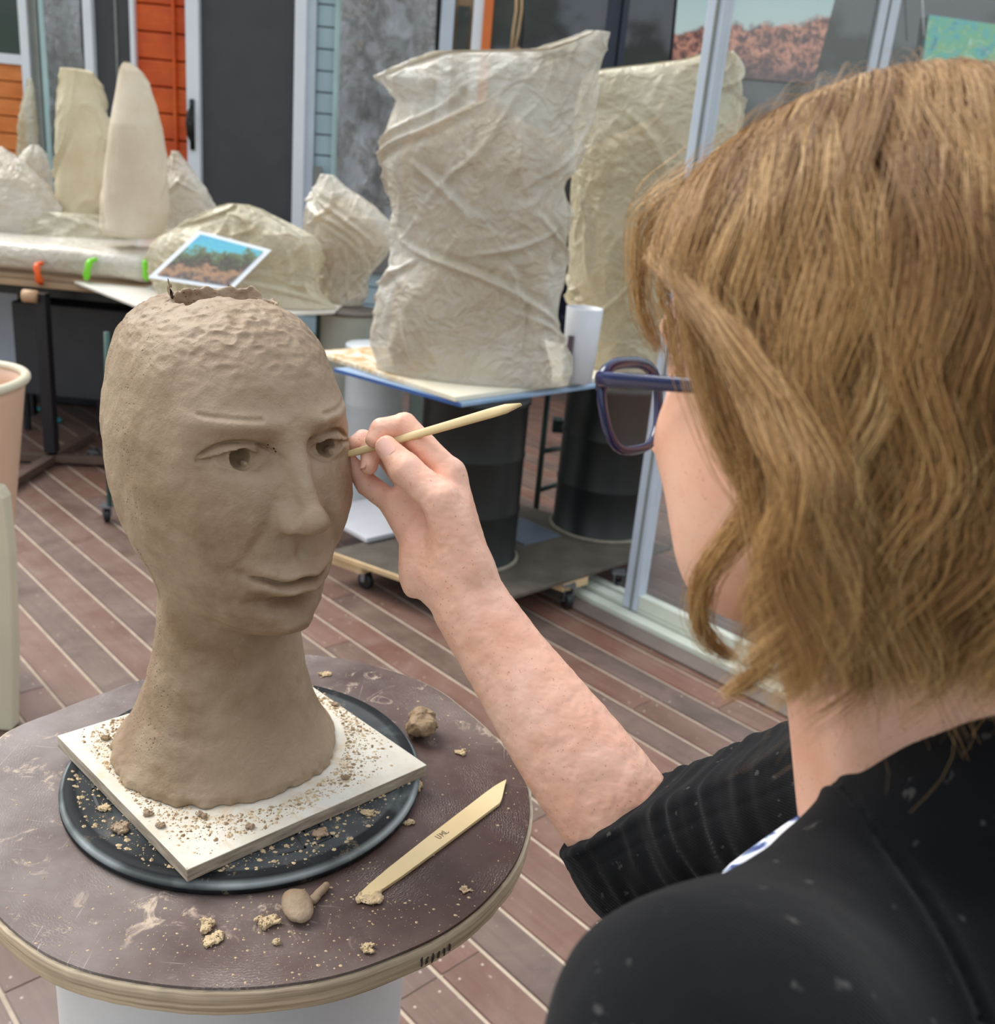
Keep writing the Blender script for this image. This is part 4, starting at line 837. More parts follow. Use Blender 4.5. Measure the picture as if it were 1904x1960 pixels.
# ---- pictures behind the glass, hanging cord with clay bird
def paint1():
    t = NT('painting_red_rocks'); v = t.coord(); s = t.n('ShaderNodeSeparateXYZ'); t.l(v, s.inputs[0]); n = t.noise(v, 5, 7, .7, .4); m = t.noise(v, 16, 6, .75, 1.0)
    rock = t.ramp(m, [(.36, rgb(74, 62, 74)), (.47, rgb(120, 84, 80)), (.56, rgb(216, 150, 128)), (.7, rgb(232, 182, 160))])
    hh = t.math('ADD', s.outputs[2], t.math('MULTIPLY_ADD', n, -.25, t.math('MULTIPLY', s.outputs[0], -.18))); sky = t.ramp(s.outputs[2], [(.3, rgb(206, 226, 226)), (.9, rgb(160, 206, 216))])
    c = t.mix(t.ramp(t.math('SUBTRACT', hh, .17), [(.02, 0.0), (.05, 1.0)]), rock, sky); c = t.mix(t.ramp(s.outputs[2], [(.03, .8), (.14, 0.0)]), c, rgb(70, 56, 70)); t.set(Base_Color=c, Roughness=.5); return t.m
def paint2():
    t = NT('painting_teal_garden'); v = t.coord(); n = t.noise(v, 9, 7, .7, .8); c = t.ramp(n, [(.3, rgb(44, 120, 150)), (.45, rgb(96, 190, 190)), (.55, rgb(120, 190, 130)), (.65, rgb(170, 220, 210)), (.8, rgb(210, 230, 180))]); t.set(Base_Color=c, Roughness=.4); return t.m
def canvas(name, corners, Y, th, mat, label):
    A, B, C1, D1 = [aty(a, b, Y) for a, b in corners]; t = thing(name, label, 'painting', (D1 + C1) / 2); V = [A, B, C1, D1] + [k + np.array([0, th, 0]) for k in (A, B, C1, D1)]
    mk('canvas_edge', V, [(4, 5, 6, 7), (0, 1, 5, 4), (1, 2, 6, 5), (2, 3, 7, 6), (3, 0, 4, 7)], plain(name + '_edge', rgb(70, 110, 120) if 'teal' in label else rgb(120, 100, 104), .6, .1), t, False)
    mk('painted_face', [k - np.array([0, .0008, 0]) for k in (A, B, C1, D1)] + [k for k in (A, B, C1, D1)], [(0, 3, 2, 1), (4, 5, 6, 7), (0, 1, 5, 4), (1, 2, 6, 5), (2, 3, 7, 6), (3, 0, 4, 7)], mat, t, False)
canvas('painting', [(1302, -60), (1612, -58), (1556, 160), (1284, 138)], Y_W - .12, .04, paint1(), 'painting of pink orange rocks under a pale sky behind the glass')
canvas('painting', [(1778, 28), (2010, 62), (1990, 250), (1752, 210)], Y_W - .12, .04, paint2(), 'teal and green painting hanging above the head of brown hair')
cs = thing('hanging_clay_bird', 'small brown clay bird hanging from a looped tan cord', 'ornament', aty(968, 112, 7.0))
M_CORD = plain('tan_cord', rgb(178, 150, 116), .8, .1)
MB().tube([aty(a, b, 7.0) for a, b in ((990, -60), (988, 20), (982, 60), (978, 100))], .010, 8).build('cord', M_CORD, cs, True); MB().tube([aty(a, b, 7.0) for a, b in ((1000, -60), (998, 20), (992, 60), (984, 100))], .009, 8).build('cord', M_CORD, cs, True)
pb = aty(978, 106, 7.0); V, F = sdf_mesh(lambda P: smin(ell(P, pb, (.055, .04, .035)), smin(rcone(P, pb + [-.03, 0, -.01], pb + [-.10, 0, -.05], .022, .010), sph(P, pb + [.04, 0, .03], .026), .02), .02), pb - .16, pb + .12, .008, 2, 1.5)
mk('clay_bird', V, F, plain('brown_clay', rgb(142, 112, 84), .6, .15), cs)
pc = thing('picture_cord', 'thin pale cord hanging above the teal painting', 'cord', aty(1770, 70, 7.4)); MB().tube([aty(1763, -50, 7.4), aty(1767, 40, 7.4), aty(1768, 68, 7.4)], .006, 8).build('cord_strand', plain('pale_cord', rgb(170, 172, 176), .7, .1), pc, True)

# ---- plastic chair at the left edge
def chair():
    M_CH = plain('pink_beige_plastic', rgb(216, 178, 152), .42, .05, 6); M_CH2 = plain('cream_plastic', rgb(206, 196, 172), .42, .05, 6)
    Yc = 2.35; rp_ = [aty(a, b, Yc) for a, b in ((-30, 700), (0, 712), (22, 728), (40, 750), (48, 776), (46, 800), (34, 826), (14, 850), (-20, 880))]
    t = thing('plastic_armchair', 'pinkish beige moulded plastic armchair cut off by the left edge', 'chair', (rp_[4][0] - .28, Yc + .05, 0))
    cx_, cy_ = rp_[4][0] - .375, Yc + .10; zr = rp_[4][2]; zs_ = .44
    # curved shell: rim ring dropping to the seat
    V = []; n_ = 48; m_ = 14
    for j in range(m_):
        f = j / (m_ - 1)
        for k in range(n_):
            a = math.radians(-150 + 300 * k / (n_ - 1)); top = zr + .02 * math.cos(a) ; r1 = .30 - .07 * f; zz = top + (zs_ - top) * f
            V.append((cx_ + r1 * math.cos(a) , cy_ + r1 * .95 * math.sin(a), zz))
    V = np.array(V); V2 = V.copy(); V2[:, 0] = cx_ + (V[:, 0] - cx_) * .965; V2[:, 1] = cy_ + (V[:, 1] - cy_) * .965; N = len(V); F = []
    for j in range(m_ - 1):
        for k in range(n_ - 1):
            q = j * n_ + k; F += [(q, q + 1, q + n_ + 1, q + n_), (q + N, q + n_ + N, q + n_ + 1 + N, q + 1 + N)]
    for k in range(n_ - 1): F += [(k, k + N, k + 1 + N, k + 1)]
    mk('backrest_shell', V, F, M_CH, t) if False else None
    mk('backrest', np.r_[V, V2], F, M_CH, t)
    MB().tube([V[k] + [0, 0, .002] for k in range(n_)], .013, 10).build('rim', M_CH2, t, True)
    MB().lathe([(.02, .0), (.225, .0), (.235, .012), (.225, .024), (.02, .018)], (cx_, cy_, zs_ - .012), 36).build('seat', M_CH, t, True)
    return t, cx_, cy_, zs_, M_CH, M_CH2
ch, cx_, cy_, zs_, M_CH, M_CH2 = chair()
lp = [aty(a, b, 1.75) for a, b in ((14, 945), (22, 1060), (32, 1250), (38, 1385))]
for nm, x0, x1, mt, yy in (('leg', -40, 8, M_CH2, 2.0), ('leg', 2, 20, M_CH, 2.12), ('leg', 16, 34, M_CH2, 2.05)):
    pass
def leg_between(pts, w_, d_, mt):
    m = MB(); V = []; 
    for p, ww in pts:
        V += [(p[0] - ww / 2, p[1] - d_ / 2, p[2]), (p[0] + ww / 2, p[1] - d_ / 2, p[2]), (p[0] + ww / 2, p[1] + d_ / 2, p[2]), (p[0] - ww / 2, p[1] + d_ / 2, p[2])]
    k = len(pts); F = [(4 * i + j, 4 * i + (j + 1) % 4, 4 * i + 4 + (j + 1) % 4, 4 * i + 4 + j) for i in range(k - 1) for j in range(4)] + [(3, 2, 1, 0), tuple(4 * (k - 1) + j for j in range(4))]
    return mk('leg', V, F, mt, ch, False, .008)
YY = 2.1; top = aty(6, 935, YY); foot = atz(27, 1392, .0); 
Yf = foot[1]; leg_between([(np.array([foot[0] - .015, Yf, 0.001]), .04)] + [(aty(a_, b_, Yf) - [.03, 0, 0], .055) for a_, b_ in ((34, 1250), (28, 1060), (16, 950), (4, 930))], 0, .05, M_CH2); leg_between([(np.array([foot[0] - .075, Yf + .02, 0.001]), .03)] + [(aty(a_, b_, Yf) - [.075, 0, 0], .035) for a_, b_ in ((20, 1250), (8, 1020))], 0, .05, M_CH)
leg_between([(np.array([foot[0] - .40, foot[1], 0.001]), .035), (np.array([top[0] - .36, YY, zs_ - .01]), .06)], 0, .05, M_CH2)
leg_between([(np.array([foot[0] - .22, cy_ + .24, 0.001]), .035), (np.array([cx_ + .10, cy_ + .13, zs_ - .01]), .06)], 0, .05, M_CH2)
leg_between([(np.array([foot[0] - .42, cy_ + .24, 0.001]), .035), (np.array([cx_ - .16, cy_ + .13, zs_ - .01]), .06)], 0, .05, M_CH2)
# ------------------------------------------------------------------ the woman
def J(x, y, d, r): return atd(x, y, d), r * d / F_PX
_y, _p, _r = math.radians(134.5), math.radians(15), math.radians(2)
_f = np.array([math.cos(_y), math.sin(_y), 0]); _l = np.array([-_f[1], _f[0], 0]); _u = np.array([0, 0, 1.0])
HF = _f * math.cos(_p) - _u * math.sin(_p); _u2 = _f * math.sin(_p) + _u * math.cos(_p)
HL = _l * math.cos(_r) + _u2 * math.sin(_r); HU = -_l * math.sin(_r) + _u2 * math.cos(_r); HR = np.stack([HL, HF, HU])
HC = atd(1243, 850, .555) - HF * .129 + HU * .031
def hl(x, y, z): return HC + HL * x + HF * y + HU * z
def skin_mat():
    t = NT('freckled_skin'); v = t.coord(); n = t.noise(v, 14, 5, .6); m = t.noise(v, 60, 5, .65); f = t.noise(v, 300, 4, .7)
    c = t.ramp(n, [(.32, rgb(230, 172, 146)), (.5, rgb(235, 184, 160)), (.7, rgb(238, 194, 174))]); c = t.mix(t.ramp(m, [(.5, 0.0), (.75, .30)]), c, rgb(212, 138, 112))
    fr = t.ramp(t.noise(v, 380, 2, .5), [(.66, 0.0), (.73, .55)]); c = t.mix(fr, c, rgb(176, 112, 78))
    t.set(Base_Color=c, Roughness=t.ramp(m, [(.3, .38), (.7, .52)]), Normal=t.bump(t.math('ADD', m, t.math('MULTIPLY', f, .6)), .22, .0008))
    t.b.inputs['Subsurface Weight'].default_value = .18; t.b.inputs['Subsurface Radius'].default_value = (.012, .004, .002); t.b.inputs['Subsurface Scale'].default_value = .6
    return t.m
M_SKIN = skin_mat(); M_NAIL = plain('fingernail', rgb(232, 182, 166), .28, .05, 60)
W = J(872, 1114, .842, 63)
CH = dict(
    thumb=[J(893, 1078, .832, 40), J(842, 958, .826, 35), J(776, 898, .832, 31), J(740, 856, .838, 22)],
    index=[J(903, 1080, .848, 33), J(860, 908, .850, 30), J(774, 815, .858, 24), J(731, 822, .852, 21), J(714, 842, .848, 15)],
    middle=[J(880, 1085, .852, 33), J(828, 918, .866, 28), J(752, 826, .884, 22), J(712, 856, .872, 21), J(706, 892, .862, 17)],
    ring=[J(857, 1095, .856, 33), J(792, 938, .874, 27), J(735, 865, .896, 21), J(694, 842, .892, 19), J(677, 850, .882, 16)],
    pinky=[J(838, 1108, .854, 34), J(755, 966, .872, 25), J(704, 928, .884, 21), J(682, 900, .886, 18), J(669, 880, .884, 14)])
EL = J(1232, 1632, .80, 96)
def unit(v): return v / np.linalg.norm(v)
def limb(P, pts, nrm, fl, n=14):
    c = np.array([p[0] for p in pts]); r = np.array([p[1] for p in pts]); q = np.c_[c, r]; m = len(q); out = []
    q = np.r_[[2 * q[0] - q[1]], q, [2 * q[-1] - q[-2]]]
    for t in np.linspace(0, m - 1 - 1e-6, n + 1):
        i = int(t) + 1; f = t - int(t); p0, p1, p2, p3 = q[i - 1], q[i], q[i + 1], q[min(i + 2, m + 1)]
        out.append(.5 * (2 * p1 + (p2 - p0) * f + (2 * p0 - 5 * p1 + 4 * p2 - p3) * f * f + (3 * p1 - p0 - 3 * p2 + p3) * f ** 3))
    d = None
    for a, b in zip(out[:-1], out[1:]):
        s = fcone(P, a[:3], b[:3], a[3] - .001, b[3] - .001, nrm, fl); d = s if d is None else smin(d, s, .012)
    return d
def hand_sdf(P):
    d = None
    for k, c in CH.items():
        dd = None
        for (a, ra), (b, rb) in zip(c[:-1], c[1:]):
            s = rcone(P, a, b, ra, rb); dd = s if dd is None else smin(dd, s, .0032)
        meta = rcone(P, c[0][0], c[1][0], c[0][1], c[1][1])
        # knuckle creases
        for (a, ra) in c[2:-1]: dd = dd + .0006 * np.cos(np.clip(np.linalg.norm(P - a, axis=1) / .004, 0, 3) * 3.0) * np.exp(-(np.linalg.norm(P - a, axis=1) / (ra * 1.3)) ** 4)
        c_ = (dd, meta); d = c_[0] if d is None else smin(d, c_[0], .0024)
    pal = None
    for k, c in CH.items():
        m = rcone(P, c[0][0], c[1][0], c[0][1], c[1][1]); pal = m if pal is None else smin(pal, m, .016)
    d = smin(d, pal, .004)
    th = ell(P, J(862, 1030, .836, 1)[0], (.018, .016, .030), np.stack([RT, FW, unit(UP * .9 - RT * .42)])); d = smin(d, th, .012)
    hy = ell(P, J(796, 1070, .850, 1)[0], (.015, .014, .028), np.stack([RT, FW, unit(UP * .88 - RT * .48)])); d = smin(d, hy, .012)
    nf = FW + .0 * RT
    fa = [(W[0], W[1]), J(960, 1250, .832, 73), J(1065, 1400, .815, 92), J(1165, 1535, .803, 102), EL]
    fore = limb(P, fa, nf, .84)
    d = smin(d, fore, .018)
    # tendons at the wrist and fine skin relief
    ten = rcone(P, J(900, 1150, .8195, 1)[0], J(975, 1310, .7985, 1)[0], .0022, .0014); d = smin(d, ten, .009)
    ten = rcone(P, J(872, 1110, .8205, 1)[0], J(915, 1225, .812, 1)[0], .0022, .0014); d = smin(d, ten, .009)
    wr = 1 - np.clip(np.linalg.norm(P - J(835, 1010, .84, 1)[0], axis=1) / .06, 0, 1)
    q = P @ np.stack([RT, UP, FW]).T; d = d + .0005 * wr * (1 - 2 * np.abs(vnoise(q * np.array([120, 260, 120]), 8)))
    for k, f_ in (('thumb', 2), ('index', 2), ('index', 1), ('thumb', 1), ('pinky', 2)):
        a, ra = CH[k][f_]; b, _ = CH[k][f_ - 1]; t = (P - a) @ unit(b - a); rr_ = np.linalg.norm(P - a, axis=1) / ra
        d = d + .00042 * np.clip(np.cos(t * 3600 + 2.2 * vnoise(P * 200, 4)), 0, 1) * np.exp(-(rr_ / 1.25) ** 6) * np.exp(-(t / .004) ** 2)
    return d - .0005 * fbm(P * 90, 2, 31) - .00018 * (1 - 2 * np.abs(vnoise(P * 330, 33)))
SR, SL_ = J(1760, 1492, .60, 1)[0], J(1392, 2072, .345, 1)[0]
def head_part(P):
    L = (P - HC) @ HR.T; x, y, z = L[:, 0] / .806, L[:, 1] / .806, L[:, 2]; y = y + .0175 * np.exp(-((z + .074) / .032) ** 2) * np.clip(y / .08, 0, 1); z = .3325 + np.where(z < 0, z / .70, z / 1.0)
    return face_sdf(x, y, z, False) * .72
NK0, NK1 = hl(0, -.004, -.070), atd(1838, 1560, .478)
NB = atd(1860, 1720, .47)
def body_sdf(P):
    d = head_part(P)
    for s_ in (-1, 1): d = smin(d, ell(P, hl(s_ * .043, .043, -.070), (.021, .030, .036), HR), .03)
    ear = ell(P, hl(.0765, -.004, -.020), (.007, .018, .032), HR); ear = smax(ear, -ell(P, hl(.0845, -.002, -.018), (.005, .010, .018), HR), .004)
    ear2 = ell(P, hl(-.0765, -.004, -.020), (.007, .018, .032), HR); d = smin(d, np.minimum(ear, ear2), .006)
    d = smin(d, rcone(P, hl(0, -.035, -.04), NK1, .052, .055), .022); d = smin(d, rcone(P, NK0, NK1, .046, .052), .022); d = smin(d, rcone(P, NK1, NB, .056, .068), .03)
    d = smin(d, rcone(P, hl(0, .012, -.088), atd(1668, 1625, .50), .034, .033), .02)
    # neck muscle running down to the collar bone
    d = smin(d, rcone(P, hl(.060, -.012, -.075), atd(1690, 1610, .455), .013, .010), .022)
    # shoulders, chest, upper arms under the clothes
    d = smin(d, rcone(P, NB, SL_, .034, .040), .02); d = smin(d, rcone(P, NB, SR, .040, .040), .02)
    ch = (SR + SL_) / 2 + np.array([0, 0, -.20]); sh = unit((SR - SL_) * [1, 1, 0]); bk = np.cross([0, 0, 1], sh)
    d = smin(d, ell(P, ch - [0, 0, .05], (.15, .09, .21), np.stack([sh, bk, [0, 0, 1]])), .05)
    d = smin(d, rcone(P, SR, EL[0], .046, .040), .03)
    return d
_t0 = _t.time()
woman = thing('person', 'woman in a black top and dark blue glasses reaching out to shape the clay face', 'person', ((SR + SL_) / 2 * [1, 1, 0]))
sh_ = unit((SR - SL_) * [1, 1, 0]); bk_ = np.cross([0, 0, 1], sh_); mid_ = (SR + SL_) / 2
ax_el = unit(EL[0] - W[0])
def arm_only(P): return smax(hand_sdf(P), (P - EL[0]) @ ax_el - .005, .004)
hp = np.array([a for c in CH.values() for a, r in c] + [EL[0], W[0]])
V1, F1 = sdf_mesh(arm_only, hp.min(0) - .06, hp.max(0) + .06, .0013, 4, 1.35)
bpts = np.array([SR, SL_, EL[0], HC + [0, 0, .14], HC + HF * .14, mid_ + [0, 0, -.4]])
V2, F2 = sdf_mesh(body_sdf, bpts.min(0) - .14, bpts.max(0) + .14, .0026, 4, 1.5)
V = np.r_[V1, V2]; F = np.r_[F1, F2 + len(V1)]
mk('body', V, F, M_SKIN, woman); print('body', len(V1), len(V2), _t.time() - _t0)
# nails
def nail(base, tip, r, nrm, name='fingernail', k=.5, wd=.62):
    ax = unit(tip - base); nrm = unit(nrm - ax * (nrm @ ax)); sd = np.cross(ax, nrm); V = []; n, m = 9, 7
    for j in range(m):
        t = j / (m - 1)
        for i in range(n):
            a = (i / (n - 1) - .5) * 2; w_ = r * wd * (1 - .35 * abs(2 * t - 1) ** 3); th = a * w_ / r
            V.append(base + ax * (k * r + t * r * 1.45) + (nrm * math.cos(th) + sd * math.sin(th)) * (r * (1.035 - .10 * t)))
    V = np.array(V); V2 = V - nrm * .0008; N = len(V); F = []
    for j in range(m - 1):
        for i in range(n - 1): q = j * n + i; F += [(q, q + 1, q + n + 1, q + n), (q + N, q + n + N, q + n + 1 + N, q + 1 + N)]
    mk(name, np.r_[V, V2], F, M_NAIL, woman)
c = CH['thumb']; nail(c[-1][0] + (c[-2][0] - c[-1][0]) * .42, c[-1][0], c[-1][1] * 1.13, -FW - RT * .25 + UP * .25, k=0)
c = CH['middle']; nail(c[-1][0] + (c[-2][0] - c[-1][0]) * .25, c[-1][0], c[-1][1] * 1.02, -FW * .8 - RT * .7, k=0)
c = CH['ring']; nail(c[-1][0] + (c[-2][0] - c[-1][0]) * .3, c[-1][0], c[-1][1] * 1.05, -FW * .75 - RT * .1 - UP * .8, k=0)

# tool held in the hand
M_WOOD = plain('boxwood_tool', rgb(214, 190, 142), .5, .1, 30, .1, 80)
def blade_tool(name, pts, mat, label, up, cat='tool'):
    """flat bladed stick: list of (centre, half width, half thickness)"""
    P = [np.asarray(p[0]) for p in pts]; V = []; n = 12
    for i, (p, hw, ht) in enumerate(pts):
        ax = unit(P[min(i + 1, len(P) - 1)] - P[max(i - 1, 0)]); u = unit(up - ax * (up @ ax)); s = np.cross(ax, u)
        for k in range(n):
            a = 2 * math.pi * k / n; cc, ss = math.cos(a), math.sin(a); V.append(p + s * hw * np.sign(cc) * abs(cc) ** .7 + u * ht * np.sign(ss) * abs(ss) ** .7)
    m = len(pts); F = [(i * n + k, i * n + (k + 1) % n, (i + 1) * n + (k + 1) % n, (i + 1) * n + k) for i in range(m - 1) for k in range(n)] + [tuple(range(n))[::-1], tuple(range((m - 1) * n, m * n))]
    o = mk(name, V, F, mat); return tag(o, label, cat) if label else o
ta, tb_ = atd(648, 875, .868), atd(997, 774, .812)
tl = np.linspace(0, 1, 14); wpx = np.interp(tl, [0, .02, .1, .25, .6, .9, .96, 1], [2, 6, 8, 7.5, 9, 10.5, 8, 2]); tpts = [(ta + (tb_ - ta) * t, w_ * .83 / F_PX * 1.0, .0021) for t, w_ in zip(tl, wpx)]
blade_tool('wooden_modelling_tool', tpts, M_WOOD, 'slim wooden modelling stick held between finger and thumb at the clay eye', -FW * .9 + UP * .3)
tt0 = [(tpts[-2][0] - (tb_ - ta) * .0, tpts[-2][1] * 1.06, .0024), (tb_ + (tb_ - ta) * .004, .001, .001)]

# glasses
M_FRAME = plain('navy_acetate', rgb(12, 24, 74), .18, .2, 30, spec=.7)
gz = thing('glasses', 'dark blue framed glasses worn low on the nose', 'glasses', hl(0, .11, -.01))
def rimpts(s, n=36):
    o = []
    for k in range(n):
        a = 2 * math.pi * k / n; c_, s_ = math.cos(a), math.sin(a); p = 3.2
        q = (abs(c_) ** p + abs(s_) ** p) ** (-1 / p); lx = .0285 * c_ * q; lz = (.0205 if s_ > 0 else .0250) * s_ * q
        lx *= 1 - .10 * (lz < 0) * abs(lz) / .02
        o.append(hl(s * (.0365 + lx), .112 - .0045 * ((lx + .01 * 1) / .026) * (1 if True else 0) * 1.0 - .10 * max(lz * -1, -.02) * .5, -.006 + lz))
    return o
for s in (1, -1):
    rp_ = rimpts(s); rp2 = rp_ + [rp_[0], rp_[1]]
    MB().tube(rp2, .0025, 10, cap=False, flat=1.0).build('lens_rim', M_FRAME, gz, True)
    top = [rp_[k] for k in range(2, 17)]; MB().tube(top, .0032, 8).build('brow_bar', M_FRAME, gz, True)
    c_ = sum(rp_) / len(rp_); V = [c_ + HF * .0012] + rp_; V2 = [v - HF * .0012 for v in V]; n = len(rp_); F = [(0, 1 + k, 1 + (k + 1) % n) for k in range(n)] + [(n + 1, n + 2 + (k + 1) % n, n + 2 + k) for k in range(n)]
    t = NT('spectacle_lens'); t.set(Base_Color=(.92, .95, .96, 1), Roughness=.0); t.b.inputs['Alpha'].default_value = .02; t.b.inputs['Specular IOR Level'].default_value = .15
    mk('lens', V + V2, F, t.m, gz)
    hg = hl(s * .0655, .107, .006); V = [hg, hl(s * .0690, .103, .007), hl(s * .0725, .090, .006), hl(s * .0775, .050, .002), hl(s * .0805, .010, -.002), hl(s * .0800, -.004, -.010), hl(s * .078, -.02, -.028), hl(s * .076, -.028, -.040)]
    MB().tube(V, [.0036, .0040, .0038, .0036, .0032, .0028, .0026, .002], 12, flat=.5, up=HL).build('temple_arm', M_FRAME, gz, True)
MB().tube([hl(-.012, .1145, .002), hl(0, .119, .005), hl(.012, .1145, .002)], .0022, 8).build('bridge', M_FRAME, gz, True)

# clothing
def knit(name, c):
    t = NT(name); v = t.coord(); w_ = t.n('ShaderNodeTexWave', bands_direction='DIAGONAL'); w_.inputs['Scale'].default_value = 260; w_.inputs['Distortion'].default_value = 1.5; t.l(v, w_.inputs['Vector'])
    n = t.noise(v, 30, 4); lint = t.ramp(t.noise(v, 120, 2, .5), [(.68, 0.0), (.74, .45)])
    cc = t.mix(lint, t.ramp(n, [(.3, c), (.7, tuple(k * 1.6 for k in c[:3]) + (1,))]), rgb(92, 90, 88))
    t.set(Base_Color=cc, Roughness=.95, Normal=t.bump(t.math('ADD', w_.outputs[0], t.noise(v, 400, 3)), .35, .0008)); t.b.inputs['Sheen Weight'].default_value = .06; t.b.inputs['Specular IOR Level'].default_value = .15; return t.m
M_TOP = knit('black_knit', rgb(11, 12, 15))
cuff = atd(1172, 1556, .802); ax_f = unit(W[0] - EL[0]); ax_u = unit(EL[0] - SR)
collar_c = atd(1745, 1480, .472)
def top_sdf(P):
    a = rcone(P, SR, EL[0], .064, .0535); b = rcone(P, EL[0] , cuff, .0535, .0505)
    d = smin(a, b, .03)
    d = smax(d, (P - cuff) @ ax_f, .004)
    # stretched folds at the elbow and along the sleeve
    t = (P - EL[0]) @ ax_u; r_ = P @ unit(np.cross(ax_u, FW)); f = np.sin(t * 210 + 2.2 * vnoise(P * 22, 3)) + .6 * np.sin(t * 360 + r_ * 60 + 1); near = np.exp(-((t + .10) / .11) ** 2)
    d = d - .0014 * f * near - .002 * vnoise(P * 30, 5)
    hem = (P - cuff) @ ax_f; d = d - .0012 * np.exp(-((hem + .003) / .003) ** 2) + .0008 * np.exp(-((hem + .018) / .0015) ** 2)
    chain = [J(1400, 2060, .35, 322), J(1525, 1868, .40, 190), J(1650, 1708, .435, 148), J(1734, 1624, .437, 168), J(1790, 1582, .435, 170), J(1925, 1540, .42, 174)]; sl = None
    for (a_, ra_), (b_, rb_) in zip(chain[:-1], chain[1:]):
        q_ = rcone(P, a_, b_, ra_, rb_); sl = q_ if sl is None else smin(sl, q_, .008)
    sl = smin(sl, rcone(P, NB + FW * .01, SL_, .060, .052), .015); sl = smin(sl, rcone(P, atd(1668, 1925, .42), atd(1960, 1790, .42), .045, .05), .03)
    sl = smin(sl, rcone(P, atd(1925, 1540, .42), atd(2010, 1640, .50), .0385, .055), .03); sl = smin(sl, rcone(P, atd(2010, 1640, .50), SR, .055, .045), .03); sl = smin(sl, rcone(P, atd(2010, 1660, .49), atd(1950, 2100, .46), .062, .085), .04)
    sr = rcone(P, atd(1920, 1780, .53), SR, .055, .054); d = smin(d, sr, .02); thr = None
    for o_ in (0, .03, .06, .09):
        q_ = rcone(P, hl(0, .012, -.088) - FW * o_, atd(1668, 1625, .50) - FW * o_, .040, .038); thr = q_ if thr is None else np.minimum(thr, q_)
    d = smax(d, -thr, .006)
    ch = (SR + SL_) / 2 + np.array([0, 0, -.20])
    to = ell(P, ch - [0, 0, .05], (.172, .112, .235), np.stack([sh_, bk_, [0, 0, 1]])); hipc = ch + [0, 0, -.26]; to = smin(to, ell(P, hipc, (.165, .115, .20), np.stack([sh_, bk_, [0, 0, 1]])), .08)
    arm = rcone(P, SL_, SL_ + np.array([.03, -.02, -.27]) , .058, .048); to = smin(smin(sl, to, .02), arm, .03)
    to = to - .0022 * fbm(P * np.array([9, 9, 14]), 2, 12) - .0007 * fbm(P * 40, 2, 15)
    seam = np.abs((P - atd(1730, 1800, .43)) @ unit(RT * .93 + UP * .36)); to = to + .0022 * np.exp(-(seam / .0016) ** 2) - .0014 * np.exp(-((seam - .004) / .0026) ** 2) * (((P - CAM) @ UP) < 0)
    d = smin(d, to, .03)
    # neckline: a hollow round the neck
    nk = smin(rcone(P, hl(0, -.035, -.04), NK1, .050, .052), rcone(P, NK0, NK1 + (NK0 - NK1) * .05, .045, .050), .02); nk2 = rcone(P, hl(0, .012, -.088), atd(1668, 1640, .50), .038, .0365); nn_ = smin(nk, nk2, .02); d = smax(d, -nn_, .004)
    return d
_t0 = _t.time()
tp = np.array([SR, SL_, EL[0], cuff, mid_ + [0, 0, -.62], mid_ + [.1, 0, .12]])
V, F = sdf_mesh(top_sdf, tp.min(0) - .17, tp.max(0) + .17, .0022, 4, 1.4); o = mk('knitted_top', V, F, M_TOP, woman); o['label'] = 'black fine knit top with short elbow sleeves'; print('top', len(V), _t.time() - _t0)
def scarf_mat():
    t = NT('blue_white_print'); v = t.coord(); n = t.noise(v, 55, 3, .5, 1.0); t.set(Base_Color=t.ramp(n, [(.42, rgb(62, 80, 128)), (.48, rgb(150, 166, 200)), (.54, rgb(226, 230, 238))]), Roughness=.85); return t.m
sc_p = [atd(1574, 1575, .500), atd(1545, 1612, .492), atd(1500, 1655, .482), atd(1450, 1700, .470), atd(1405, 1745, .460)]
MB().tube(sc_p, [.010, .014, .016, .017, .016], 14, flat=.8).build('printed_collar', scarf_mat(), woman, True)
# trousers and shoes
M_TR = plain('dark_trousers', rgb(34, 36, 46), .85, .15, 20)
hp0 = mid_ + np.array([0, 0, -.58])
def leg_sdf(P):
    d = None
    for s in (-1, 1):
        h = hp0 + sh_ * s * .085; k = h - [0, 0, .36] ; a = np.array([k[0], k[1], .09]); q = smin(rcone(P, h, k, .088, .062), rcone(P, k, a, .060, .050), .03); d = q if d is None else smin(d, q, .02)
    return smax(smin(d, ell(P, hp0 + [0, 0, .06], (.165, .12, .13), np.stack([sh_, bk_, [0, 0, 1]])), .05), .06 - P[:, 2], .01)
V, F = sdf_mesh(leg_sdf, hp0 - [.35, .35, hp0[2] - .03], hp0 + [.35, .35, .25], .008, 3, 1.4); mk('trousers', V, F, M_TR, woman)
bf = -bk_ if (-bk_) @ HF > 0 else bk_
for s in (-1, 1):
    h = hp0 + sh_ * s * .085; V, F = sdf_mesh(lambda P: smax(smin(rcone(P, [h[0], h[1], .06], [h[0], h[1], .10], .045, .045), ell(P, np.array([h[0], h[1], .03]) + bf * .06, (.045, .125, .045), np.stack([np.cross(bf, [0, 0, 1]), bf, [0, 0, 1]])), .03), .0012 - P[:, 2], .003), np.array([h[0], h[1], .09]) - .24, np.array([h[0], h[1], .06]) + .24, .008, 2, 1.5)
    mk('shoe', V, F, M_BLK if 'M_BLK' in globals() else M_TR, woman)
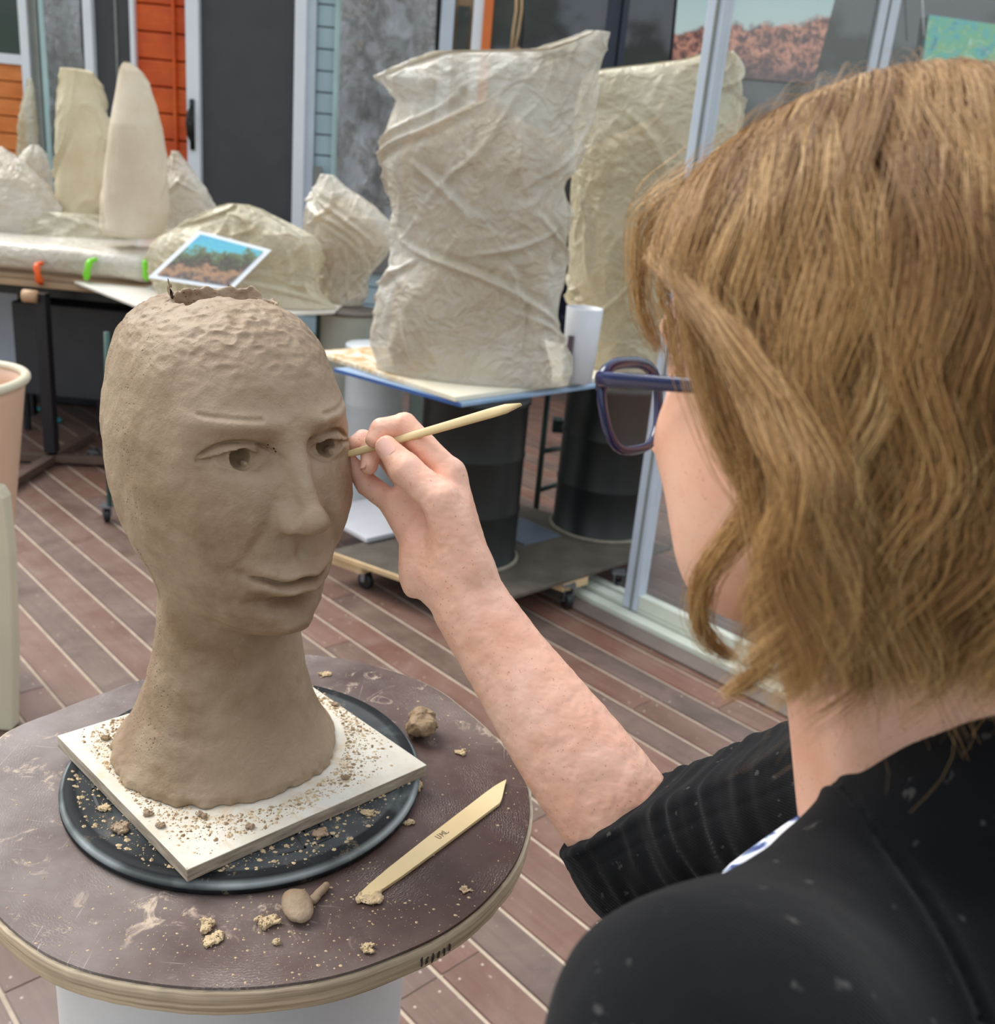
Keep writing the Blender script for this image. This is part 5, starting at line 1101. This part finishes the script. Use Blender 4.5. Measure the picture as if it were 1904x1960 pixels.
# ------------------------------------------------------------------ hair
_t0 = _t.time()
def hair_mat():
    t = NT('light_brown_hair'); v = t.coord(); at = t.n('ShaderNodeAttribute'); at.attribute_name = 'tone'; n = t.noise(v, 30, 3)
    c = t.ramp(at.outputs['Fac'], [(0, rgb(124, 86, 50)), (.35, rgb(164, 122, 74)), (.7, rgb(198, 154, 98)), (1, rgb(226, 190, 136))])
    t.set(Base_Color=c, Roughness=.42); t.b.inputs['Specular IOR Level'].default_value = .5; return t.m
M_HAIR = hair_mat()
rs = np.random.RandomState(7)
SK_C, SK_R = np.array([0, -.014, .028]), np.array([.0765, .100, .0965])
Gv = HR @ np.array([0, 0, -1.0])                       # world down in head coordinates
def sk_d(L, off): 
    q = (L - SK_C) / (SK_R + off[:, None]); k = np.linalg.norm(q, axis=1); return k, q
NG, NS, ST, STEP = 420, 15000, 30, .0098
def roots(n):
    out = []
    while len(out) < n:
        u = rs.randn(4 * n, 3); u /= np.linalg.norm(u, axis=1)[:, None]; p = SK_C + u * SK_R
        az = np.degrees(np.arctan2(np.abs(p[:, 0]), p[:, 1])); zmin = np.interp(az, [0, 25, 45, 60, 85, 110, 140, 180], [.092, .088, .064, .026, -.004, -.045, -.075, -.085])
        out += list(p[p[:, 2] > zmin])
    return np.array(out[:n])
def grow(R0, off, ph, ln):
    n = len(R0); jit = .007 * np.sin(ph * 3.0) - .004; pts = [R0 + ((R0 - SK_C) / SK_R) * .002]; side = np.where(R0[:, 0] > -.012, 1.0, -1.0)
    nrm = (R0 - SK_C) / SK_R ** 2; nrm /= np.linalg.norm(nrm, axis=1)[:, None]
    d = np.stack([side * .9, -.35 + .9 * np.clip(R0[:, 1] / .08, -1, 1) , np.full(n, .12)], 1); d += nrm * .25; d /= np.linalg.norm(d, axis=1)[:, None]
    p = pts[0].copy(); swirl = np.stack([np.zeros(n), np.full(n, -1.0), np.zeros(n)], 1)
    for i in range(1, ST):
        t = i / ST; fr = np.clip((p[:, 1] - .035) / .04, 0, 1)[:, None] * np.clip((.05 - p[:, 2]) / .05, 0, 1)[:, None]
        d = d * .76 + Gv * (.17 + .10 * t) + swirl * .035 * (t < .6) + swirl * .06 * fr
        wv = np.sin(ph + i * .50) * (.03 + .36 * t); tang = np.cross(d, nrm); d = d + tang * wv[:, None] + nrm * (np.cos(ph * 1.7 + i * .45) * .12 * t)[:, None]
        d /= np.linalg.norm(d, axis=1)[:, None]; p = p + d * STEP * ln[:, None]
        o = off * np.clip(.10 + 1.2 * t, 0, 1); rr = SK_R + o[:, None]; low = p[:, 2] < SK_C[2]
        q = (p - SK_C) / rr; q2 = q.copy(); zsc = np.where(low, .55 - .0 * t, 1.0); q2[:, 2] *= zsc; k = np.linalg.norm(q2, axis=1); ins = k < 1
        push = np.where(ins & (k > .05), 1 / np.maximum(k, .05), 1.0); p = np.stack([SK_C[0] + (p[:, 0] - SK_C[0]) * push, SK_C[1] + (p[:, 1] - SK_C[1]) * push, np.where(low, p[:, 2], SK_C[2] + (p[:, 2] - SK_C[2]) * push)], 1)
        nrm = (p - SK_C) / SK_R ** 2; nrm[:, 2] *= np.where(low, .2, 1); nrm /= np.linalg.norm(nrm, axis=1)[:, None]
        ym = np.interp(p[:, 2], [-.13, -.11, -.09, -.075, -.045, -.03, .0, .02, .04, .055, .07], [-.008, .002, .016, -.010, -.040, -.042, -.020, -.002, .020, .052, .10]) + jit; free = R0[:, 1] > .081
        ex_ = np.clip(p[:, 1] - ym, 0, 1) * np.where(free, .0, .80); p[:, 1] -= ex_; p[:, 0] += side * ex_ * .35
        pts.append(p.copy())
    return np.stack(pts, 1)
GR = roots(NG); go = .006 + .020 * rs.rand(NG); gl = .80 + .28 * rs.rand(NG); gph = rs.rand(NG) * 6.28
def lens(R0):
    a = np.clip((R0[:, 2] - SK_C[2]) / SK_R[2], -1, 1); arc = np.where(a > 0, .092 * np.arcsin(np.clip(a, 0, 1)), (R0[:, 2] - SK_C[2]))
    zb = np.interp(R0[:, 1], [-.1, -.04, .02, .05, .068, .075, .09], [-.117, -.121, -.117, -.10, -.06, .0, .012]); return (arc + (.028 - zb)) * 1.10 / (STEP * (ST - 1))
gl = lens(GR) * (.93 + .14 * rs.rand(NG))
GP = grow(GR, go, gph, gl)
R = roots(NS); idx = np.array([np.argmin(((GR - r) ** 2).sum(1) + rs.rand(NG) * .00006) for r in R]) if NS < 3000 else None
if idx is None:
    idx = np.empty(NS, int)
    for a in range(0, NS, 1500): idx[a:a + 1500] = ((R[a:a + 1500, None] - GR[None]) ** 2).sum(2).argmin(1)
off = go[idx] + .008 * rs.randn(NS); HPs = grow(R, np.maximum(off, .004), gph[idx] + .35 * rs.randn(NS), gl[idx] * (1 + .05 * rs.randn(NS)))
tt_ = np.linspace(0, 1, ST)[None, :, None]; cl = .72 * np.clip(tt_ * 1.5 - .1, 0, 1) * (.55 + .45 * rs.rand(NS)[:, None, None])
spread = rs.randn(NS, 1, 3) * .0042 * (.35 + .65 * np.abs(np.sin(3.0 * tt_ + gph[idx][:, None, None])))
HPs = HPs * (1 - cl) + (GP[idx] + spread) * cl
# flyaways
fly = rs.rand(NS) < .035; HPs[fly] += (rs.randn(fly.sum(), 1, 3) * .014) * tt_ ** 1.5 + ((HPs[fly] - SK_C) * .06)
rad = np.where(fly, .00007, .00017)[:, None] * np.interp(np.linspace(0, 1, ST), [0, .7, 1], [1, 1, .35])[None]
def strands(PP, RR, tone, name, parent):
    n, m, _ = PP.shape; Wd = HC + PP @ HR; T = np.gradient(Wd, axis=1); T /= np.linalg.norm(T, axis=2, keepdims=True) + 1e-9
    a = np.cross(T, np.array([.3, .2, .93])); a /= np.linalg.norm(a, axis=2, keepdims=True) + 1e-9; b = np.cross(T, a)
    V = np.stack([Wd + (a * math.cos(q) + b * math.sin(q)) * RR[..., None] for q in (0, 2.094, 4.189)], 2).reshape(-1, 3)
    i = (np.arange(n)[:, None] * m + np.arange(m - 1)[None]).ravel() * 3; F = np.concatenate([np.stack([i + k, i + (k + 1) % 3, i + 3 + (k + 1) % 3, i + 3 + k], 1) for k in range(3)])
    o = mk(name, V, F, M_HAIR, parent); at = o.data.attributes.new('tone', 'FLOAT', 'POINT'); at.data.foreach_set('value', np.repeat(tone, m * 3).astype(np.float32)); return o
gt = np.clip(.45 + .28 * rs.randn(NG), 0, 1); tone = np.clip(gt[idx] * .75 + .125 + .16 * rs.randn(NS), 0, 1)
hs = strands(HPs, rad, tone, 'hair_strands', woman); hs['kind'] = 'stuff'; hs['label'] = 'wavy light brown chin length hair'
# loose locks round the face
LK = [([(1318, 540), (1345, 700), (1392, 850), (1442, 950), (1395, 1030), (1345, 1110), (1338, 1190), (1372, 1240), (1400, 1258)], (.400, .395, .39, .39, .40, .41, .42, .43, .435), 170, .0032),
      ([(1400, 640), (1440, 800), (1462, 930), (1478, 1060), (1492, 1170), (1470, 1260), (1430, 1305), (1392, 1330)], (.39, .385, .38, .38, .385, .39, .40, .405), 190, .0036),
      ([(1330, 345), (1258, 395), (1228, 460), (1222, 540), (1236, 610), (1262, 668)], (.45, .455, .46, .465, .47, .475), 90, .0034),
      ([(1350, 380), (1292, 450), (1272, 540), (1283, 620), (1296, 700), (1305, 735)], (.44, .44, .445, .45, .45, .45), 60, .0026),
      ([(1500, 700), (1560, 860), (1530, 1000), (1560, 1130), (1640, 1230), (1700, 1290)], (.375, .37, .37, .37, .375, .38), 130, .0036),
      ([(1640, 620), (1600, 800), (1660, 950), (1620, 1100), (1600, 1210), (1650, 1320)], (.365, .36, .36, .36, .365, .37), 130, .0036)]
PL = []; TL_ = []
for pts, dep, nst, wd in LK:
    W_ = np.array([atd(a, b, d_) for (a, b), d_ in zip(pts, dep)]); u_ = np.linspace(0, len(W_) - 1, ST); Q_ = np.r_[[2 * W_[0] - W_[1]], W_, [2 * W_[-1] - W_[-2]]]; C_ = []
    for t in u_:
        i = min(int(t), len(W_) - 2); f = t - i; p0, p1, p2, p3 = Q_[i], Q_[i + 1], Q_[i + 2], Q_[i + 3]; C_.append(.5 * (2 * p1 + (p2 - p0) * f + (2 * p0 - 5 * p1 + 4 * p2 - p3) * f * f + (3 * p1 - p0 - 3 * p2 + p3) * f ** 3))
    C_ = (np.array(C_) - HC) @ HR.T; off_ = rs.randn(nst, 1, 3) * wd * np.interp(np.linspace(0, 1, ST), [0, .5, 1], [1.6, 1.0, .45])[None, :, None]; wob = .0016 * np.sin(np.linspace(0, 9, ST)[None, :] + rs.rand(nst, 1) * 6.28)[..., None] * rs.randn(nst, 1, 3)
    PL.append(C_[None] + off_ + wob); TL_.append(np.clip(.62 + .2 * rs.randn(nst), 0, 1))
PL = np.concatenate(PL); TL_ = np.concatenate(TL_)
hl_ = strands(PL, np.full((len(PL), 1), .00016) * np.interp(np.linspace(0, 1, ST), [0, .7, 1], [1, 1, .35])[None], TL_, 'loose_locks', woman); hl_['kind'] = 'stuff'; hl_['label'] = 'loose curled blonde-brown locks falling past the cheek'
# dense under layer so the scalp never shows
n, m = 160, 60; an = np.linspace(0, 2 * math.pi, n, endpoint=False); V = []
def cap(L):
    d = ell(L, SK_C, SK_R + .004); az = np.degrees(np.arctan2(np.abs(L[:, 0]), L[:, 1])); zm = np.interp(az, [0, 25, 45, 60, 85, 110, 140, 180], [.094, .092, .074, .040, .012, -.05, -.10, -.11])
    lo_ = np.hypot(L[:, 0] / .083, (L[:, 1] + .014) / .106) - 1; lo_ = np.maximum(lo_ * .083, np.maximum(L[:, 2] - SK_C[2], -.118 - L[:, 2])); d = np.minimum(d, lo_)
    return smax(d, (zm - L[:, 2]) * .8, .004)
V, F = sdf_mesh(lambda P: cap((P - HC) @ HR.T) - .0012 * fbm(((P - HC) @ HR.T) * np.array([160, 160, 16.]), 2, 3), HC - .19, HC + .19, .0035, 3, 1.4)
o = mk('hair_underlayer', V, F, M_HAIR, woman); at = o.data.attributes.new('tone', 'FLOAT', 'POINT'); LV = (V - HC) @ HR.T
at.data.foreach_set('value', np.clip(.18 + .16 * fbm(LV * np.array([140, 140, 12.]), 2, 9), 0, 1).astype(np.float32))
print('hair', _t.time() - _t0, len(HPs))
# ------------------------------------------------------------------ things lying on the table
def lump(name, px_, z, r, mat, label, seed, squash=(1, 1, .8), rough=.18, res=None, cat='clay', group=None, rot=0.0):
    p = atz(px_[0], px_[1], z) ; c = p + np.array([0, 0, r * squash[2] * .92]); R_ = np.array([[math.cos(rot), math.sin(rot), 0], [-math.sin(rot), math.cos(rot), 0], [0, 0, 1]])
    def f(P):
        d = ell(P, c, (r * squash[0], r * squash[1], r * squash[2]), R_); q = (P - c) / r
        d = d - r * rough * fbm(q * 1.3 + seed, 3, seed) - r * rough * .5 * np.round(2 * vnoise(q * 2.1 + seed, seed + 3)) / 2
        return np.maximum(d, z + .0002 - P[:, 2])
    V, F = sdf_mesh(f, c - r * 1.8, c + r * 1.8, res or r / 16, 2, 1.7); o = mk(name, V, F, mat); tag(o, label, cat, group); return o
M_CLAY2 = clay_mat('drier_clay', (152, 128, 98)); M_PALE_CLAY = plain('dried_pale_clay', rgb(196, 172, 136), .85, .15, 90, .4, 200, dist=.0008)
lump('clay_lump', (806, 1408), 1.0, .0185, M_CLAY2, 'rough ball of clay behind the right corner of the white board', 3, (1, 1, .95), .20)
lump('clay_pellet', (569, 1748), 1.0, .0150, M_CLAY, 'smooth egg shaped pellet of clay in front of the black turntable', 5, (.86, 1.25, .55), .05, rot=.55)
pr = atz(609, 1708, 1.0); V, F = sdf_mesh(lambda P: np.maximum(rcone(P, atz(597, 1724, 1.004), atz(624, 1696, 1.0045), .0042, .0036) - .0005 * fbm(P * 200, 2, 3), 1.0002 - P[:, 2]), pr - .04, pr + .04, .0009, 3, 1.6)
tag(mk('clay_roll', V, F, M_CLAY), 'short rolled stub of clay touching the egg shaped pellet', 'clay')
lump('clay_flake', (708, 1722), 1.0, .0095, M_PALE_CLAY, 'flat pale flake of clay under the rounded end of the wooden knife', 8, (1.3, .9, .25), .25)
for i, (a, b, r, sq, lab) in enumerate((
    (396, 1778, .0065, (1.0, 1.4, .6), 'curled pale clay crumb, left one of the pair in front of the turntable'), (408, 1800, .0075, (1.3, 1, .3), 'loose heap of pale crumbs just below the curled crumb'),
    (512, 1768, .0085, (1.2, .9, .5), 'knobbly pale clay crumb between the pellet and the curled crumb'), (530, 1806, .0035, (1, 1, .8), 'tiny pale bead of clay below the knobbly crumb'),
    (703, 1818, .0060, (1.2, 1, .45), 'pale clay crumb alone near the front edge of the table'), (624, 1292, .0070, (1.2, .9, .2), 'flat pale clay chip on the far side of the table'),
    (880, 1442, .0065, (1.1, 1, .3), 'pale clay chip between the clay ball and the knife tip'), (800, 1508, .0075, (.8, 1.3, .5), 'pale crumbs fallen beside the right corner of the white board'),
    (783, 1576, .0050, (1.4, .8, .35), 'small clay shaving right of the turntable rim'), (888, 1704, .0055, (1.2, .8, .2), 'white chip of clay under the knife, near the table edge'), (612, 1595, .0065, (1.3, 1, .4), ''))):
    if not lab: continue
    lump('clay_crumb', (a, b), 1.0, r * .85, M_PALE_CLAY, lab, 20 + i, sq, .34, group='dried clay crumbs on the table')
for i, (a, b, r, m_, sq, lab) in enumerate(((230, 1590, .0090, M_CLAY, (1.3, .9, .5), 'brown clay scrap on the turntable left of the white board'), (612, 1598, .0085, M_CLAY, (1.2, 1, .45), 'brown clay scrap on the turntable in front of the white board'), (702, 1558, .0065, M_PALE_CLAY, (1.3, .9, .4), 'heart shaped pale scrap on the turntable near the board'), (200, 1548, .0065, M_PALE_CLAY, (1.3, .9, .3), 'thin pale scrap on the turntable beside the left board edge'))):
    lump('clay_scrap', (a, b), 1.0137, r * .72, m_, lab, 40 + i, sq, .3, group='clay scraps on the turntable')
for i, (a, b, r, lab) in enumerate(((203, 1415, .0055, 'dark clay crumb left of the neck on the white board'), (386, 1563, .0065, 'roundest clay crumb in front of the neck on the white board'), (283, 1560, .0052, 'clay crumb at the left front of the neck on the white board'), (247, 1382, .0055, 'clay crumb behind the left of the neck on the white board'), (307, 1582, .0050, 'long flat clay crumb near the front corner of the white board'), (642, 1350, .0050, 'clay crumb near the far right edge of the white board'), (660, 1490, .0052, 'clay crumb right of the neck on the white board'), (478, 1585, .0052, 'flat clay smear crumb in the middle front of the white board'))):
    lump('clay_crumb', (a, b), 1.0276, r * .68, M_CLAY if i % 3 else M_CLAY2, lab, 60 + i, (1.2, .9, .55), .3, group='clay crumbs on the white board')
# fine litter: nobody could count it
def litter(name, n, z, fn, mat, rmin, rmax, seed, label):
    r_ = random.Random(seed); m = MB(); k = 0
    while k < n:
        p = fn(r_)
        if p is None: continue
        r = rmin + (rmax - rmin) * r_.random() ** 3; a = r_.random() * 6.28; e = .5 + r_.random(); V = []
        for j in range(5): V.append((p[0] + r * e * math.cos(a + j * 1.2566) * (.7 + .6 * r_.random()), p[1] + r * math.sin(a + j * 1.2566) * (.7 + .6 * r_.random()), z + .0001))
        V.append((p[0], p[1], z + r * (.5 + .6 * r_.random()))); m.add(V, [(j, (j + 1) % 5, 5) for j in range(5)] + [(4, 3, 2, 1, 0)]); k += 1
    o = m.build(name, mat); tag(o, label, 'crumbs', kind='stuff')
def on_tile(r_):
    a = r_.random() * 6.28; rr = .108 + abs(r_.gauss(0, .022)); rr += .012 * (math.cos(a + .3) > .3); x_, y_ = BC[0] + rr * math.cos(a), BC[1] + rr * math.sin(a)
    e1, e2 = TQ[2] - TQ[1], TQ[0] - TQ[1]; u_ = np.array([x_, y_]) - TQ[1]; s_, t_ = (u_ @ e1) / (e1 @ e1), (u_ @ e2) / (e2 @ e2)
    return (x_, y_) if .02 < s_ < .98 and .02 < t_ < .98 else None
litter('clay_crumbs', 1100, 1.0275, on_tile, M_CLAY2, .0003, .0022, 1, 'scattered brown clay crumbs on the white board round the neck')
litter('clay_dust', 2600, 1.0275, on_tile, M_PALE_CLAY, .0003, .0018, 2, 'pale clay dust on the white board round the neck')
def on_table(r_):
    a = r_.random() * 6.28; k_ = int(a / 6.2832 * len(TL)) % len(TL); q_ = TCN + (TL[k_] - TCN) * .975 * math.sqrt(r_.random()); x_, y_ = q_
    if math.hypot(x_ - TT[0], y_ - TT[1]) < .177: return None
    w_ = math.exp(-((x_ + .12) / .16) ** 2 - ((y_ - .64) / .07) ** 2) + .22
    return (x_, y_) if r_.random() < w_ else None
litter('clay_litter', 900, 1.0, on_table, M_PALE_CLAY, .0002, .0014, 3, 'fine pale clay litter over the dark table top')
def on_wheel(r_):
    a = r_.random() * 6.28; rr = .165 * math.sqrt(r_.random()); x_, y_ = TT[0] + rr * math.cos(a), TT[1] + rr * math.sin(a); e1, e2 = TQ[2] - TQ[1], TQ[0] - TQ[1]; u_ = np.array([x_, y_]) - TQ[1]; s_, t_ = (u_ @ e1) / (e1 @ e1), (u_ @ e2) / (e2 @ e2)
    return None if 0 < s_ < 1 and 0 < t_ < 1 else ((x_, y_) if (s_ < 0 or t_ < 0) and r_.random() < math.exp(-min(abs(s_), abs(t_)) * 9) + .12 else None)
litter('wheel_litter', 620, 1.0137, on_wheel, M_PALE_CLAY, .0003, .0026, 4, 'clay shavings on the black turntable along the board edge')
# wooden knife
k0, k1 = atz(688, 1723, 1.002), atz(978, 1500, 1.002); ax = unit(k1 - k0); L_ = np.linalg.norm(k1 - k0); sd = np.cross([0, 0, 1], ax)
prof = [(0, -.0012, .0016), (.02, -.0042, .0046), (.08, -.0066, .0062), (.2, -.0086, .0076), (.45, -.0100, .0088), (.7, -.0110, .0092), (.84, -.0115, .0094), (.875, -.0085, .0094), (.93, -.0020, .0090), (.97, .0028, .0080), (1.0, .0060, .0068)]
up_ = []; lo_ = []
for t, a, b in prof: up_.append(k0 + ax * L_ * t + sd * b); lo_.append(k0 + ax * L_ * t + sd * a)
poly = lo_ + up_[::-1]; n = len(poly); V = [(q[0], q[1], 1.0006) for q in poly] + [(q[0], q[1], 1.0040) for q in poly]
M_KN = NT('boxwood_knife'); v = M_KN.coord('Object', (14, 14, 14)); g = M_KN.noise(v, 1, 4); M_KN.set(Base_Color=M_KN.ramp(g, [(.3, rgb(214, 186, 136)), (.7, rgb(226, 202, 156))]), Roughness=.5)
kn = thing('wooden_knife', 'broad pale wooden modelling knife lying on the table, angled tip away', 'tool', k0)
mk('blade', V, [tuple(range(n))[::-1], tuple(range(n, 2 * n))] + [(i, (i + 1) % n, (i + 1) % n + n, i + n) for i in range(n)], M_KN.m, kn, False, .0012)
def stroke_text(strokes, o, ux, uy, sc, rad, mat, name, parent):
    m = MB()
    for st in strokes: m.tube([o + ux * a * sc + uy * b * sc for a, b in st], rad, 5)
    m.build(name, mat, parent)
# pencilled letters
S = dict(U=[[(0, 1), (.02, .2), (.2, 0), (.45, .1), (.5, 1)]], M=[[(0, 0), (.05, .9), (.3, .35), (.55, .9), (.62, 0)]], L=[[(0, 1), (0, 0), (.5, .02)]])
lo_o = atz(842, 1606, 1.0041); ux = ax; uy = sd; st = []; xo = 0
for ch_ in 'UML': st += [[(a + xo, b) for a, b in s_] for s_ in S[ch_]]; xo += .85
stroke_text(st, lo_o, ux, uy, .0062, .00038, plain('pencil_mark', rgb(96, 88, 76), .7, .1), 'pencilled_letters', kn)
# smeared number stamped on the table edge
M_INK = plain('stamp_ink', rgb(64, 56, 52), .8, .1); m = MB(); r_ = random.Random(5)
for k in range(13):
    a, b = 836 + k * 5.4, 1858 - k * 3.3 + .0; q = atz(a, b, .992); n2_ = (q[:2] - TCN); q2 = TCN + n2_ * 1.0
    # push onto the rim surface
    best = min(range(len(TL)), key=lambda i: abs(math.atan2(TL[i][1] - TCN[1], TL[i][0] - TCN[0]) - math.atan2(n2_[1], n2_[0]))); s_ = TL[best]; nn = (s_ - TCN) / np.linalg.norm(s_ - TCN); tg = np.array([-nn[1], nn[0], 0]); s3 = np.array([s_[0], s_[1], .984]) + np.array([nn[0], nn[1], 0]) * .0004
    for j in range(2): h = (.0015 + .004 * r_.random()); m.box(s3 + tg * (r_.random() - .5) * .002 + [0, 0, (r_.random() - .5) * .006], (.0014, .0006, h), (tg, [nn[0], nn[1], 0], (0, 0, 1)))
m.build('stamped_marks', M_INK, tb)
